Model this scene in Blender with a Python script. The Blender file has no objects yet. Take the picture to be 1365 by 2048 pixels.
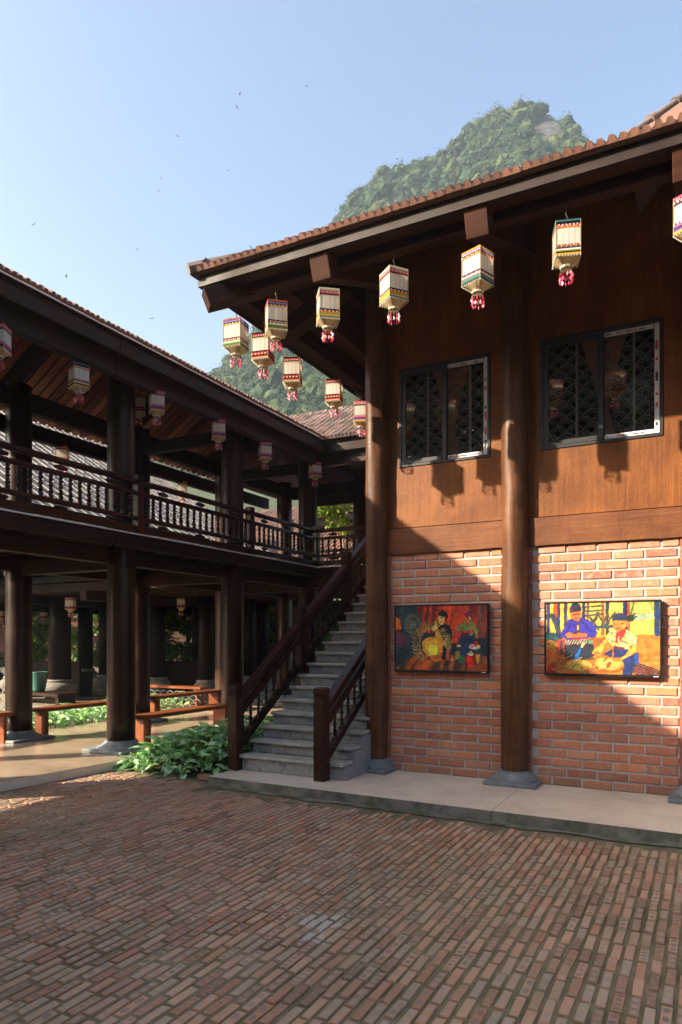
import bpy, bmesh, math, random
import numpy as np
from mathutils import Vector, Matrix, Quaternion, noise as mnoise

R = random.Random(7)
rng = np.random.default_rng(7)
S = bpy.context.scene
COL = S.collection

# ------------------------------------------------------------------ camera, sky, sun, exposure
YAW = 27.756
cam_d = bpy.data.cameras.new('camera')
cam = bpy.data.objects.new('camera', cam_d)
COL.objects.link(cam)
cam.location = (0, 0, 1.75)
cam.rotation_euler = (math.radians(90), 0, math.radians(YAW))
cam_d.sensor_width = 36.0
cam_d.lens = 24.43
cam_d.shift_y = 0.1235
cam_d.clip_start = 0.05
cam_d.clip_end = 2000
S.camera = cam

SUN_EL = math.radians(28.3)
SUN_DIR = Vector((1.0, 1.0, -0.76)).normalized()      # direction the light travels
world = bpy.data.worlds.new('World')
S.world = world
world.use_nodes = True
wt = world.node_tree
for n in list(wt.nodes):
    wt.nodes.remove(n)
sky = wt.nodes.new('ShaderNodeTexSky')
sky.sky_type = 'NISHITA'
sky.sun_disc = False
sky.sun_elevation = SUN_EL
sky.sun_rotation = math.radians(225)
sky.altitude = 0
sky.air_density = 1.0
sky.dust_density = 5.0
sky.ozone_density = 2.2
bg = wt.nodes.new('ShaderNodeBackground')
bg.inputs['Strength'].default_value = 0.074
wo = wt.nodes.new('ShaderNodeOutputWorld')
wt.links.new(sky.outputs[0], bg.inputs['Color'])
wt.links.new(bg.outputs[0], wo.inputs['Surface'])

sun_d = bpy.data.lights.new('sun', 'SUN')
sun_d.energy = 3.4
sun_d.angle = math.radians(0.6)
sun_d.color = (1.0, 0.86, 0.66)
sun = bpy.data.objects.new('sun', sun_d)
COL.objects.link(sun)
sun.rotation_euler = SUN_DIR.to_track_quat('-Z', 'Y').to_euler()

S.view_settings.view_transform = 'Standard'
S.view_settings.look = 'None'
S.view_settings.gamma = 1.0
S.view_settings.use_curve_mapping = False
S.view_settings.exposure = 2.32
S.render.engine = 'CYCLES'
S.cycles.max_bounces = 8
S.cycles.diffuse_bounces = 4
S.cycles.transparent_max_bounces = 16
S.cycles.volume_bounces = 0
S.cycles.use_denoising = True
HAZE_DENSITY = 0.00065

# ------------------------------------------------------------------ materials
def new_mat(name):
    m = bpy.data.materials.new(name)
    m.use_nodes = True
    nt = m.node_tree
    b = nt.nodes['Principled BSDF']
    return m, nt, b

def nd(nt, t, **kw):
    n = nt.nodes.new(t)
    for k, v in kw.items():
        if hasattr(n, k):
            setattr(n, k, v)
        else:
            n.inputs[k].default_value = v
    return n

def L(nt, a, b):
    nt.links.new(a, b)

def c4(c):
    return (c[0], c[1], c[2], 1.0)

def ramp(nt, fac, stops):
    r = nt.nodes.new('ShaderNodeValToRGB')
    e = r.color_ramp.elements
    e[0].position, e[0].color = stops[0][0], c4(stops[0][1])
    e[1].position, e[1].color = stops[-1][0], c4(stops[-1][1])
    for p, c in stops[1:-1]:
        x = e.new(p); x.color = c4(c)
    L(nt, fac, r.inputs[0])
    return r.outputs[0]

def pos(nt, scale=(1, 1, 1), obj=False):
    if obj:
        o = nt.nodes.new('ShaderNodeTexCoord').outputs['Object']
    else:
        o = nt.nodes.new('ShaderNodeNewGeometry').outputs['Position']
    mp = nt.nodes.new('ShaderNodeMapping')
    mp.inputs['Scale'].default_value = scale
    L(nt, o, mp.inputs[0])
    return mp.outputs[0]

def noise(nt, vec, scale, detail=4, rough=0.6, dist=0.0):
    n = nt.nodes.new('ShaderNodeTexNoise')
    n.inputs['Scale'].default_value = scale
    n.inputs['Detail'].default_value = detail
    n.inputs['Roughness'].default_value = rough
    n.inputs['Distortion'].default_value = dist
    L(nt, vec, n.inputs['Vector'])
    return n.outputs['Fac']

def bump(nt, b, h, strength=0.3, dist=0.01):
    bp = nt.nodes.new('ShaderNodeBump')
    bp.inputs['Strength'].default_value = strength
    bp.inputs['Distance'].default_value = dist
    L(nt, h, bp.inputs['Height'])
    L(nt, bp.outputs[0], b.inputs['Normal'])

def mix(nt, fac, a, b, blend='MIX'):
    m = nt.nodes.new('ShaderNodeMix')
    m.data_type = 'RGBA'
    m.blend_type = blend
    for s, v in ((0, fac), (6, a), (7, b)):
        if isinstance(v, (int, float)):
            m.inputs[s].default_value = v
        elif isinstance(v, tuple):
            m.inputs[s].default_value = c4(v)
        else:
            L(nt, v, m.inputs[s])
    return m.outputs[2]

def math_n(nt, op, a, b=None, clamp=False):
    m = nt.nodes.new('ShaderNodeMath')
    m.operation = op
    m.use_clamp = clamp
    for i, v in enumerate((a, b)):
        if v is None:
            continue
        if isinstance(v, (int, float)):
            m.inputs[i].default_value = v
        else:
            L(nt, v, m.inputs[i])
    return m.outputs[0]

def ramp_f(nt, fac, lo, hi):
    mr = nt.nodes.new('ShaderNodeMapRange')
    mr.clamp = True
    mr.inputs['From Min'].default_value = lo
    mr.inputs['From Max'].default_value = hi
    L(nt, fac, mr.inputs['Value'])
    return mr.outputs[0]

def rand_val(nt):
    oi = nt.nodes.new('ShaderNodeObjectInfo').outputs['Random']
    ge = nt.nodes.new('ShaderNodeNewGeometry').outputs['Random Per Island']
    return math_n(nt, 'FRACT', math_n(nt, 'ADD', oi, ge))

def wood(name, dark, mid, light, axis='z', rough=0.4, coat=0.0, grain=1.0, bstr=0.15, spec=.16, vary=.22):
    m, nt, b = new_mat(name)
    sc = {'z': (26, 26, 1.6), 'x': (1.6, 26, 26), 'y': (26, 1.6, 26)}[axis]
    g = noise(nt, pos(nt, sc), grain, 5, 0.65, 0.6)
    big = noise(nt, pos(nt), 1.7, 3)
    rv = rand_val(nt)
    f = math_n(nt, 'ADD', math_n(nt, 'MULTIPLY', g, 0.6), math_n(nt, 'MULTIPLY', big, 0.4))
    f = math_n(nt, 'ADD', f, math_n(nt, 'MULTIPLY', math_n(nt, 'SUBTRACT', rv, 0.5), vary))
    c = ramp(nt, f, [(0.3, dark), (0.5, mid), (0.72, light)])
    L(nt, c, b.inputs['Base Color'])
    rr = ramp(nt, big, [(0.3, (rough - 0.08,) * 3), (0.7, (rough + 0.14,) * 3)])
    L(nt, rr, b.inputs['Roughness'])
    b.inputs['Coat Weight'].default_value = coat
    b.inputs['Specular IOR Level'].default_value = spec
    bump(nt, b, g, bstr, 0.004)
    return m

M = {}
M['wood_z'] = wood('dark_timber_upright', (.008, .003, .0015), (.023, .0085, .004), (.06, .023, .0105), 'z', .36, .05, spec=.3, bstr=.3)
M['wood_x'] = wood('dark_timber_crosswise', (.010, .004, .002), (.028, .0105, .0055), (.058, .022, .0105), 'x', .55, 0)
M['wood_y'] = wood('dark_timber_lengthwise', (.010, .004, .002), (.028, .0105, .0055), (.058, .022, .0105), 'y', .55, 0)
M['rail'] = wood('red_brown_rail_timber', (.015, .0055, .0035), (.036, .0125, .008), (.065, .023, .014), 'y', .33, .15)
M['railz'] = wood('red_brown_post_timber', (.015, .0055, .0035), (.036, .0125, .008), (.065, .023, .014), 'z', .36, .1)
M['bal'] = wood('dark_turned_timber', (.010, .005, .004), (.024, .010, .007), (.05, .02, .014), 'z', .3, .15)
M['wood_dark'] = wood('shade_darkened_timber', (.005, .002, .001), (.011, .004, .002), (.022, .0085, .0045), 'z', .5, 0)  # timber copy with the hall's shade put into its colour
M['plank'] = wood('reddish_soffit_plank', (.16, .045, .032), (.42, .135, .09), (.66, .29, .20), 'x', .4, 0, spec=.35, vary=.55)
M['rafter'] = wood('worn_rafter_end', (.03, .011, .007), (.07, .027, .016), (.12, .048, .03), 'x', .5, 0)
M['bench'] = wood('orange_brown_bench_timber', (.09, .026, .010), (.19, .055, .02), (.29, .09, .034), 'y', .4, .1)
M['fascia'] = wood('painted_fascia', (.016, .0085, .007), (.032, .018, .0145), (.056, .033, .027), 'x', .5, .0, bstr=.6, spec=.2)

def stained_plaster(name, dark, mid, light, sc, rough=.55):
    m, nt, b = new_mat(name)
    g = noise(nt, pos(nt, sc), 1.0, 6, 0.7, 0.8)
    big = noise(nt, pos(nt), 2.3, 4, .6)
    f = math_n(nt, 'ADD', math_n(nt, 'MULTIPLY', g, 0.55), math_n(nt, 'MULTIPLY', big, 0.45))
    c = ramp(nt, f, [(0.34, dark), (0.5, mid), (0.66, light)])
    fine = noise(nt, pos(nt), 90, 3, .6)
    blot = ramp(nt, noise(nt, pos(nt, (1.6, 1.6, .8)), 1.0, 6, .7), [(.3, (.62, .58, .55)), (.5, (.95, .95, .95)), (.72, (1.22, 1.25, 1.3))])
    c = mix(nt, 1.0, c, blot, 'MULTIPLY')
    drip = ramp_f(nt, noise(nt, pos(nt, (14, 14, .5)), 1.0, 5, .75), .56, .74)
    c = mix(nt, math_n(nt, 'MULTIPLY', drip, .5), c, dark)
    scuff = ramp_f(nt, noise(nt, pos(nt), 17, 6, .8), .63, .72)
    c = mix(nt, math_n(nt, 'MULTIPLY', scuff, .35), c, (.42, .24, .12))
    L(nt, c, b.inputs['Base Color'])
    b.inputs['Roughness'].default_value = rough
    b.inputs['Specular IOR Level'].default_value = .28
    h = math_n(nt, 'ADD', math_n(nt, 'MULTIPLY', noise(nt, pos(nt), 26, 4, .6), 1.0), math_n(nt, 'MULTIPLY', fine, .4))
    bump(nt, b, h, .26, .012)
    return m
M['panel'] = stained_plaster('stained_wood_panel', (.098, .0275, .0045), (.168, .052, .009), (.255, .087, .0155), (38, 38, 1.3))
M['bandbeam'] = stained_plaster('stained_beam', (.085, .024, .007), (.13, .042, .013), (.19, .068, .021), (1.5, 30, 40))
M['column_r'] = stained_plaster('stained_round_column', (.045, .017, .007), (.10, .04, .016), (.17, .075, .032), (30, 30, 1.4), .42)

def brick_mat(name, stops, uvmarks=False, dirt=0.5):
    m, nt, b = new_mat(name)
    rv = rand_val(nt)
    base = ramp(nt, rv, stops)
    n1 = noise(nt, pos(nt), 38, 5, .7)
    n2 = noise(nt, pos(nt), 3.2, 4, .6)
    streak = noise(nt, pos(nt, (60, 60, 3)), 1, 4, .6)
    c = mix(nt, math_n(nt, 'MULTIPLY', ramp_f(nt, n1, .45, .75), .55), base, (.50, .33, .25))
    if not uvmarks:
        c = mix(nt, math_n(nt, 'MULTIPLY', ramp_f(nt, streak, .52, .75), .5), c, (.16, .055, .04))
        c = mix(nt, math_n(nt, 'MULTIPLY', ramp_f(nt, noise(nt, pos(nt), 9, 5, .7), .55, .70), .6), c, (.50, .42, .36))
        c = mix(nt, math_n(nt, 'MULTIPLY', ramp_f(nt, noise(nt, pos(nt), 2.1, 6, .75), .52, .7), .4), c, (.24, .10, .075))
        spz = nt.nodes.new('ShaderNodeSeparateXYZ'); L(nt, pos(nt), spz.inputs[0])
        spl = ramp_f(nt, math_n(nt, 'ADD', spz.outputs[2], math_n(nt, 'MULTIPLY', noise(nt, pos(nt), 5, 6, .75), .55)), .72, .40)
        c = mix(nt, math_n(nt, 'MULTIPLY', spl, .5), c, (.20, .14, .10))
    else:
        uv = nt.nodes.new('ShaderNodeTexCoord').outputs['UV']
        sp = nt.nodes.new('ShaderNodeSeparateXYZ'); L(nt, uv, sp.inputs[0])
        k = math_n(nt, 'ADD', 2.0, math_n(nt, 'FLOOR', math_n(nt, 'MULTIPLY', math_n(nt, 'FRACT', math_n(nt, 'MULTIPLY', rv, 17.3)), 2.4)))
        fu = math_n(nt, 'FRACT', math_n(nt, 'MULTIPLY', sp.outputs[0], k))
        du = math_n(nt, 'MULTIPLY', math_n(nt, 'SUBTRACT', fu, .5), 2.3)
        dv = math_n(nt, 'MULTIPLY', math_n(nt, 'SUBTRACT', sp.outputs[1], .5), 2.0)
        d = math_n(nt, 'SQRT', math_n(nt, 'ADD', math_n(nt, 'MULTIPLY', du, du), math_n(nt, 'MULTIPLY', dv, dv)))
        d = math_n(nt, 'ADD', d, math_n(nt, 'MULTIPLY', math_n(nt, 'SUBTRACT', n1, .5), .8))
        spot = ramp_f(nt, d, .80, .58)
        pres = ramp_f(nt, math_n(nt, 'FRACT', math_n(nt, 'MULTIPLY', rv, 7.7)), .18, .4)
        zone = ramp_f(nt, noise(nt, pos(nt), .55, 3, .5), .38, .6)
        amt = math_n(nt, 'MULTIPLY', spot, math_n(nt, 'MULTIPLY', pres, math_n(nt, 'ADD', .55, math_n(nt, 'MULTIPLY', zone, .45))), True)
        greyc = mix(nt, ramp_f(nt, math_n(nt, 'FRACT', math_n(nt, 'MULTIPLY', rv, 3.9)), .45, .85), (.36, .31, .26), (.12, .12, .125))
        c = mix(nt, amt, c, greyc)
        grime = ramp_f(nt, noise(nt, pos(nt), .8, 6, .7), .42, .68)
        c = mix(nt, math_n(nt, 'MULTIPLY', grime, .5), c, (.19, .15, .085))
        moss = ramp_f(nt, noise(nt, pos(nt), 2.2, 6, .75), .56, .70)
        c = mix(nt, math_n(nt, 'MULTIPLY', moss, .5), c, (.12, .115, .04))
        pale = ramp_f(nt, noise(nt, pos(nt), 1.3, 6, .75), .64, .72)
        c = mix(nt, math_n(nt, 'MULTIPLY', pale, .65), c, (.40, .35, .29))
        c = splash(nt, c)
    L(nt, c, b.inputs['Base Color'])
    b.inputs['Roughness'].default_value = .85
    bump(nt, b, math_n(nt, 'ADD', n1, noise(nt, pos(nt), 130, 3, .6)), .45, .006)
    return m

def splash(nt, c):
    g = nt.nodes.new('ShaderNodeNewGeometry').outputs['Position']
    out = c
    for (sx, sy, r) in ((-2.05, 3.66, .15), (-1.98, 3.45, .10), (-2.5, 4.2, .05)):
        v = nt.nodes.new('ShaderNodeVectorMath'); v.operation = 'DISTANCE'
        L(nt, g, v.inputs[0]); v.inputs[1].default_value = (sx, sy, 0)
        d = math_n(nt, 'ADD', v.outputs['Value'], math_n(nt, 'MULTIPLY', math_n(nt, 'SUBTRACT', noise(nt, pos(nt), 7, 6, .75), .5), .62))
        out = mix(nt, math_n(nt, 'MULTIPLY', ramp_f(nt, d, r, r - .06), .7), out, (.46, .42, .36))
    return out

M['wall_brick'] = brick_mat('wall_brick', [(0, (.33, .105, .062)), (.2, (.45, .145, .08)), (.5, (.53, .19, .10)), (.68, (.57, .24, .14)), (.82, (.38, .145, .10)), (1, (.64, .225, .08))])
M['pave_brick'] = brick_mat('paving_brick', [(0, (.20, .115, .07)), (.2, (.40, .175, .095)), (.45, (.50, .26, .155)), (.7, (.47, .29, .18)), (.88, (.33, .225, .14)), (1, (.44, .165, .085))], True)

def rough_mat(name, stops, scale, rough=.85, bs=.4, bd=.01, spots=None, detail=6):
    m, nt, b = new_mat(name)
    n = noise(nt, pos(nt), scale, detail, .65)
    c = ramp(nt, n, stops)
    if spots:
        lo, hi, sc, col, amt = spots
        c = mix(nt, math_n(nt, 'MULTIPLY', ramp_f(nt, noise(nt, pos(nt), sc, 5, .7), lo, hi), amt), c, col)
    L(nt, c, b.inputs['Base Color'])
    b.inputs['Roughness'].default_value = rough
    bump(nt, b, noise(nt, pos(nt), scale * 6, 4, .6), bs, bd)
    return m
M['mortar'] = rough_mat('grey_mortar', [(.3, (.34, .32, .29)), (.7, (.52, .49, .45))], 14, .9, .6)
M['pilaster'] = rough_mat('red_render', [(.3, (.22, .075, .05)), (.7, (.34, .13, .085))], 11, .85, .5, .01, (.5, .7, 20, (.45, .30, .22), .5))
M['soil'] = rough_mat('mossy_joint_soil', [(.3, (.085, .07, .036)), (.55, (.17, .142, .08)), (.75, (.27, .22, .135))], 5, .95, .7, .01, (.52, .66, 4.0, (.085, .095, .025), .7))
M['cement'] = rough_mat('old_cement_strip', [(.3, (.10, .09, .065)), (.7, (.27, .24, .20))], 6, .9, .5, .01, (.42, .58, 4, (.06, .075, .018), .85))
M['plinth'] = rough_mat('granite_paving', [(.3, (.58, .475, .37)), (.7, (.74, .625, .50))], 3.2, .7, .15, .003, (.55, .7, 1.6, (.30, .235, .175), .6))
_nt = M['plinth'].node_tree; _b = _nt.nodes['Principled BSDF']
_src = _b.inputs['Base Color'].links[0].from_socket
_sp = noise(_nt, pos(_nt), 110, 2, .7)
_c = mix(_nt, math_n(_nt, 'MULTIPLY', ramp_f(_nt, _sp, .54, .68), .5), _src, (.30, .23, .175))
_c = mix(_nt, math_n(_nt, 'MULTIPLY', ramp_f(_nt, noise(_nt, pos(_nt), .9, 6, .72), .52, .70), .38), _c, (.34, .265, .195))
L(_nt, _c, _b.inputs['Base Color'])
M['kerb'] = rough_mat('mossy_kerb', [(.3, (.08, .075, .058)), (.5, (.17, .155, .125)), (.75, (.30, .275, .235))], 5, .9, .5, .01, (.5, .68, 7, (.07, .075, .03), .7))
M['earth'] = rough_mat('earth', [(.3, (.05, .04, .025)), (.7, (.11, .085, .055))], 2, .95)
M['stone'] = rough_mat('blue_grey_stone', [(.3, (.11, .12, .13)), (.7, (.23, .25, .265))], 12, .6, .3, .006, (.55, .7, 9, (.33, .33, .32), .5))
M['urn_stone'] = rough_mat('weathered_urn_stone', [(.3, (.10, .09, .075)), (.7, (.25, .225, .19))], 14, .8, .5)
M['step'] = rough_mat('weathered_step_stone', [(.25, (.14, .14, .14)), (.5, (.33, .325, .31)), (.75, (.50, .49, .47))], 9, .7, .35, .006, (.47, .63, 9, (.07, .07, .068), .8))
M['tread'] = rough_mat('worn_tread_stone', [(.3, (.28, .26, .22)), (.7, (.50, .465, .41))], 7, .75, .3, .004, (.58, .75, 14, (.13, .12, .11), .7))
M['grey_render'] = rough_mat('grey_render', [(.3, (.19, .19, .205)), (.7, (.30, .30, .325))], 5, .8, .3)
M['rock'] = rough_mat('limestone', [(.3, (.025, .025, .026)), (.5, (.085, .083, .082)), (.7, (.19, .185, .18))], .5, .95, 1.0, 2.0)
M['hill'] = rough_mat('hill_undergrowth', [(.3, (.018, .028, .012)), (.7, (.045, .06, .025))], .12, .95)
M['metal_strip'] = new_mat('pale_metal_strip')[0]
M['metal_strip'].node_tree.nodes['Principled BSDF'].inputs['Base Color'].default_value = (.62, .6, .57, 1)
M['metal_strip'].node_tree.nodes['Principled BSDF'].inputs['Roughness'].default_value = .4

def polished(name):
    m, nt, b = new_mat(name)
    n = noise(nt, pos(nt), 2.2, 6, .65)
    sp = noise(nt, pos(nt), 60, 2, .6)
    c = ramp(nt, n, [(.3, (.30, .225, .15)), (.7, (.46, .36, .25))])
    c = mix(nt, math_n(nt, 'MULTIPLY', sp, .3), c, (.16, .12, .09))
    L(nt, c, b.inputs['Base Color'])
    b.inputs['Roughness'].default_value = .22
    b.inputs['Specular IOR Level'].default_value = .6
    return m
M['floor'] = polished('polished_granite_floor')

def tile_mat(name, stops, top=None):
    m, nt, b = new_mat(name)
    rv = rand_val(nt)
    n = noise(nt, pos(nt), 16, 5, .7)
    c = ramp(nt, math_n(nt, 'ADD', math_n(nt, 'MULTIPLY', rv, .6), math_n(nt, 'MULTIPLY', n, .4)), stops)
    c = mix(nt, math_n(nt, 'MULTIPLY', ramp_f(nt, noise(nt, pos(nt), 5, 5, .7), .48, .7), .5), c, top or (.10, .085, .075))
    L(nt, c, b.inputs['Base Color'])
    b.inputs['Roughness'].default_value = .7
    bump(nt, b, n, .3, .006)
    return m
M['tile'] = tile_mat('terracotta_tile', [(0, (.13, .062, .042)), (.5, (.22, .098, .062)), (1, (.33, .145, .09))])
M['tile_old'] = tile_mat('weathered_brown_tile', [(0, (.10, .055, .04)), (.5, (.17, .085, .06)), (1, (.25, .13, .09))], (.15, .135, .12))
M['tile_grey'] = tile_mat('weathered_grey_tile', [(0, (.10, .085, .075)), (.5, (.20, .17, .15)), (1, (.32, .28, .25))], (.14, .13, .12))
M['tile_mix'] = tile_mat('mottled_brown_tile', [(0, (.055, .04, .034)), (.4, (.14, .088, .068)), (.7, (.25, .155, .12)), (1, (.38, .31, .27))], (.24, .215, .20))
M['ridge_tile'] = tile_mat('grey_ridge_tile', [(0, (.10, .09, .085)), (1, (.20, .17, .155))], (.3, .13, .08))

def plain(name, c, rough=.5, **kw):
    m, nt, b = new_mat(name)
    b.inputs['Base Color'].default_value = c4(c)
    b.inputs['Roughness'].default_value = rough
    for k, v in kw.items():
        b.inputs[k.replace('_', ' ')].default_value = v
    return m
M['alu'] = plain('charcoal_window_frame', (.022, .022, .024), .4)
M['tape'] = plain('protective_film', (.62, .62, .64), .5)
M['tape_red'] = plain('red_print', (.55, .03, .04), .5)
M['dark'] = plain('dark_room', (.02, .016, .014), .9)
M['curtain'] = plain('tan_curtain', (.88, .46, .32), .9)
M['lattice'] = plain('thin_lattice', (.92, .82, .70), .6)
M['frame_black'] = plain('black_picture_frame', (.018, .014, .012), .35)
M['wire'] = plain('hanging_wire', (.05, .04, .03), .6)
M['jar'] = plain('green_glaze', (.06, .16, .12), .25)
M['leafwire'] = plain('pale_wire', (.45, .42, .36), .5)
M['bird'] = plain('bird', (.02, .02, .022), .8)
M['white'] = plain('white_tag', (.75, .75, .75), .6)

def attr_mat(name, rough=.8, attr='col', trans=0.0, spec=.3, nz=0.0):
    m, nt, b = new_mat(name)
    a = nt.nodes.new('ShaderNodeAttribute'); a.attribute_name = attr
    c = a.outputs['Color']
    if nz:
        n = noise(nt, pos(nt), nz, 4, .7)
        c = mix(nt, .5, c, ramp(nt, n, [(.3, (.55, .55, .55)), (.7, (1.4, 1.4, 1.4))]), 'MULTIPLY')
    L(nt, c, b.inputs['Base Color'])
    b.inputs['Roughness'].default_value = rough
    b.inputs['Specular IOR Level'].default_value = spec
    if trans:
        t = nt.nodes.new('ShaderNodeBsdfTranslucent')
        L(nt, c, t.inputs['Color'])
        ms = nt.nodes.new('ShaderNodeMixShader')
        ms.inputs[0].default_value = trans
        out = nt.nodes['Material Output']
        L(nt, b.outputs[0], ms.inputs[1]); L(nt, t.outputs[0], ms.inputs[2])
        L(nt, ms.outputs[0], out.inputs['Surface'])
    return m
M['cloth'] = attr_mat('lantern_cloth', .9, trans=.35, spec=.1)
M['petal'] = attr_mat('pink_petals', .45, trans=.25)
M['paint'] = attr_mat('painted_canvas', .55, spec=.25, nz=160)
M['leaf'] = attr_mat('leaf', .42, trans=.25, spec=.4)
M['foliage'] = attr_mat('foliage', .7, trans=.3, spec=.2)
M['foliage_far'] = attr_mat('distant_foliage', .8, trans=.12, spec=.15, nz=1.6)
M['bark'] = rough_mat('bark', [(.3, (.07, .04, .025)), (.7, (.22, .13, .08))], 12, .9)

def glass_mat():
    m, nt, b = new_mat('window_glass')
    nt.nodes.remove(b)
    tr = nt.nodes.new('ShaderNodeBsdfTransparent'); tr.inputs[0].default_value = (.93, .95, .95, 1)
    gl = nt.nodes.new('ShaderNodeBsdfGlossy'); gl.inputs['Roughness'].default_value = .015
    gl.inputs[0].default_value = (.9, .92, .95, 1)
    fr = nt.nodes.new('ShaderNodeFresnel'); fr.inputs['IOR'].default_value = 1.65
    ms = nt.nodes.new('ShaderNodeMixShader')
    f = math_n(nt, 'ADD', fr.outputs[0], .06, True)
    L(nt, f, ms.inputs[0]); L(nt, tr.outputs[0], ms.inputs[1]); L(nt, gl.outputs[0], ms.inputs[2])
    L(nt, ms.outputs[0], nt.nodes['Material Output'].inputs['Surface'])
    return m
M['glass'] = glass_mat()

# ------------------------------------------------------------------ mesh builder
WL = {}
class MB:
    def __init__(s):
        s.v = []; s.f = []; s.m = []; s.c = []
    def add(s, vs, fs, mi=0, col=None):
        o = len(s.v)
        s.v.extend([tuple(p) for p in vs])
        for f in fs:
            s.f.append(tuple(i + o for i in f)); s.m.append(mi); s.c.append(col)
        return s
    def box(s, x0, y0, z0, x1, y1, z1, mi=0, col=None):
        return s.cbox((x0, y0, z0), (x1, y1, z1), 0, mi, col)
    def cbox(s, a, b, ch=.008, mi=0, col=None, tf=None):
        lo = [min(a[i], b[i]) for i in range(3)]; hi = [max(a[i], b[i]) for i in range(3)]
        ch = min(ch, *(0.45 * (hi[i] - lo[i]) for i in range(3)))
        P = []
        if ch <= 0:
            P = [(x, y, z) for x in (lo[0], hi[0]) for y in (lo[1], hi[1]) for z in (lo[2], hi[2])]
            F = [(0, 1, 3, 2), (4, 6, 7, 5), (0, 4, 5, 1), (2, 3, 7, 6), (0, 2, 6, 4), (1, 5, 7, 3)]
        else:
            idx = {}
            for i in (0, 1):
                for j in (0, 1):
                    for k in (0, 1):
                        e = [(hi if t else lo)[n] for n, t in enumerate((i, j, k))]
                        d = [(-ch if t else ch) for t in (i, j, k)]
                        for ax in range(3):
                            p = list(e)
                            for n in range(3):
                                if n != ax:
                                    p[n] += d[n]
                            idx[(i, j, k, ax)] = len(P); P.append(tuple(p))
            F = []
            for ax in range(3):
                o1, o2 = (ax + 1) % 3, (ax + 2) % 3
                for sgn in (0, 1):
                    q = []
                    for u, w in ((0, 0), (1, 0), (1, 1), (0, 1)):
                        t = [0, 0, 0]; t[ax] = sgn; t[o1] = u; t[o2] = w
                        q.append(idx[(*t, ax)])
                    F.append(tuple(q if sgn else q[::-1]))
                # edges parallel to ax
                for u in (0, 1):
                    for w in (0, 1):
                        t0 = [0, 0, 0]; t0[o1] = u; t0[o2] = w
                        t1 = list(t0); t1[ax] = 1
                        q = [idx[(*t0, o1)], idx[(*t1, o1)], idx[(*t1, o2)], idx[(*t0, o2)]]
                        F.append(tuple(q if (u != w) else q[::-1]))
            for i in (0, 1):
                for j in (0, 1):
                    for k in (0, 1):
                        q = [idx[(i, j, k, 0)], idx[(i, j, k, 1)], idx[(i, j, k, 2)]]
                        F.append(tuple(q if (i + j + k) % 2 else q[::-1]))
        if tf is not None:
            P = [tuple(tf @ Vector(p)) for p in P]
        return s.add(P, F, mi, col)
    def beam(s, p0, p1, w, h, ch=.008, mi=0, up=(0, 0, 1), col=None):
        p0, p1 = Vector(p0), Vector(p1)
        d = p1 - p0; ln = d.length; d.normalize()
        u = Vector(up); side = d.cross(u).normalized(); u = side.cross(d).normalized()
        tf = Matrix(((d.x, side.x, u.x, p0.x), (d.y, side.y, u.y, p0.y), (d.z, side.z, u.z, p0.z), (0, 0, 0, 1)))
        return s.cbox((0, -w / 2, -h / 2), (ln, w / 2, h / 2), ch, mi, col, tf)
    def lathe(s, prof, c=(0, 0, 0), n=24, mi=0, wob=0.0, seed=0, a0=0.0, col=None, cap=True):
        V = []; F = []
        for r, z in prof:
            for k in range(n):
                a = a0 + 2 * math.pi * k / n
                rr = r
                if wob:
                    rr += wob * mnoise.noise((math.cos(a) * 1.5 + seed * 7.1, math.sin(a) * 1.5, z * 2.2)) + .5 * wob * mnoise.noise((math.cos(a) * 3 + seed, math.sin(a) * 3, z * 7))
                V.append((c[0] + rr * math.cos(a), c[1] + rr * math.sin(a), c[2] + z))
        for i in range(len(prof) - 1):
            for k in range(n):
                F.append((i * n + k, i * n + (k + 1) % n, (i + 1) * n + (k + 1) % n, (i + 1) * n + k))
        if cap:
            F.append(tuple(range(n))[::-1]); F.append(tuple((len(prof) - 1) * n + k for k in range(n)))
        return s.add(V, F, mi, col)
    def tube(s, pts, rad, n=6, mi=0, col=None):
        pts = [Vector(p) for p in pts]
        V = []; F = []
        for i, p in enumerate(pts):
            d = (pts[min(i + 1, len(pts) - 1)] - pts[max(i - 1, 0)]).normalized()
            a = d.orthogonal().normalized() if abs(d.z) > .9 else d.cross(Vector((0, 0, 1))).normalized()
            b = d.cross(a).normalized()
            r = rad[i] if isinstance(rad, (list, tuple)) else rad
            for k in range(n):
                t = 2 * math.pi * k / n
                V.append(tuple(p + a * (r * math.cos(t)) + b * (r * math.sin(t))))
        for i in range(len(pts) - 1):
            for k in range(n):
                F.append((i * n + k, i * n + (k + 1) % n, (i + 1) * n + (k + 1) % n, (i + 1) * n + k))
        F.append(tuple(range(n))[::-1]); F.append(tuple((len(pts) - 1) * n + k for k in range(n)))
        return s.add(V, F, mi, col)
    def mesh(s, name, mats, off=(0, 0, 0), smooth=False):
        me = bpy.data.meshes.new(name)
        me.from_pydata([(p[0] - off[0], p[1] - off[1], p[2] - off[2]) for p in s.v], [], s.f)
        for m in (mats if isinstance(mats, (list, tuple)) else [mats]):
            me.materials.append(M[m] if isinstance(m, str) else m)
        if any(s.m):
            me.polygons.foreach_set('material_index', s.m)
        if any(c is not None for c in s.c):
            at = me.color_attributes.new('col', 'FLOAT_COLOR', 'CORNER')
            cols = np.ones((len(me.loops), 4), dtype=np.float32)
            i = 0
            for f, c in zip(s.f, s.c):
                if c is not None:
                    cols[i:i + len(f), :3] = c[:3]
                i += len(f)
            at.data.foreach_set('color', cols.ravel())
        if smooth:
            me.polygons.foreach_set('use_smooth', [True] * len(me.polygons))
        me.update()
        return me
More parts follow.
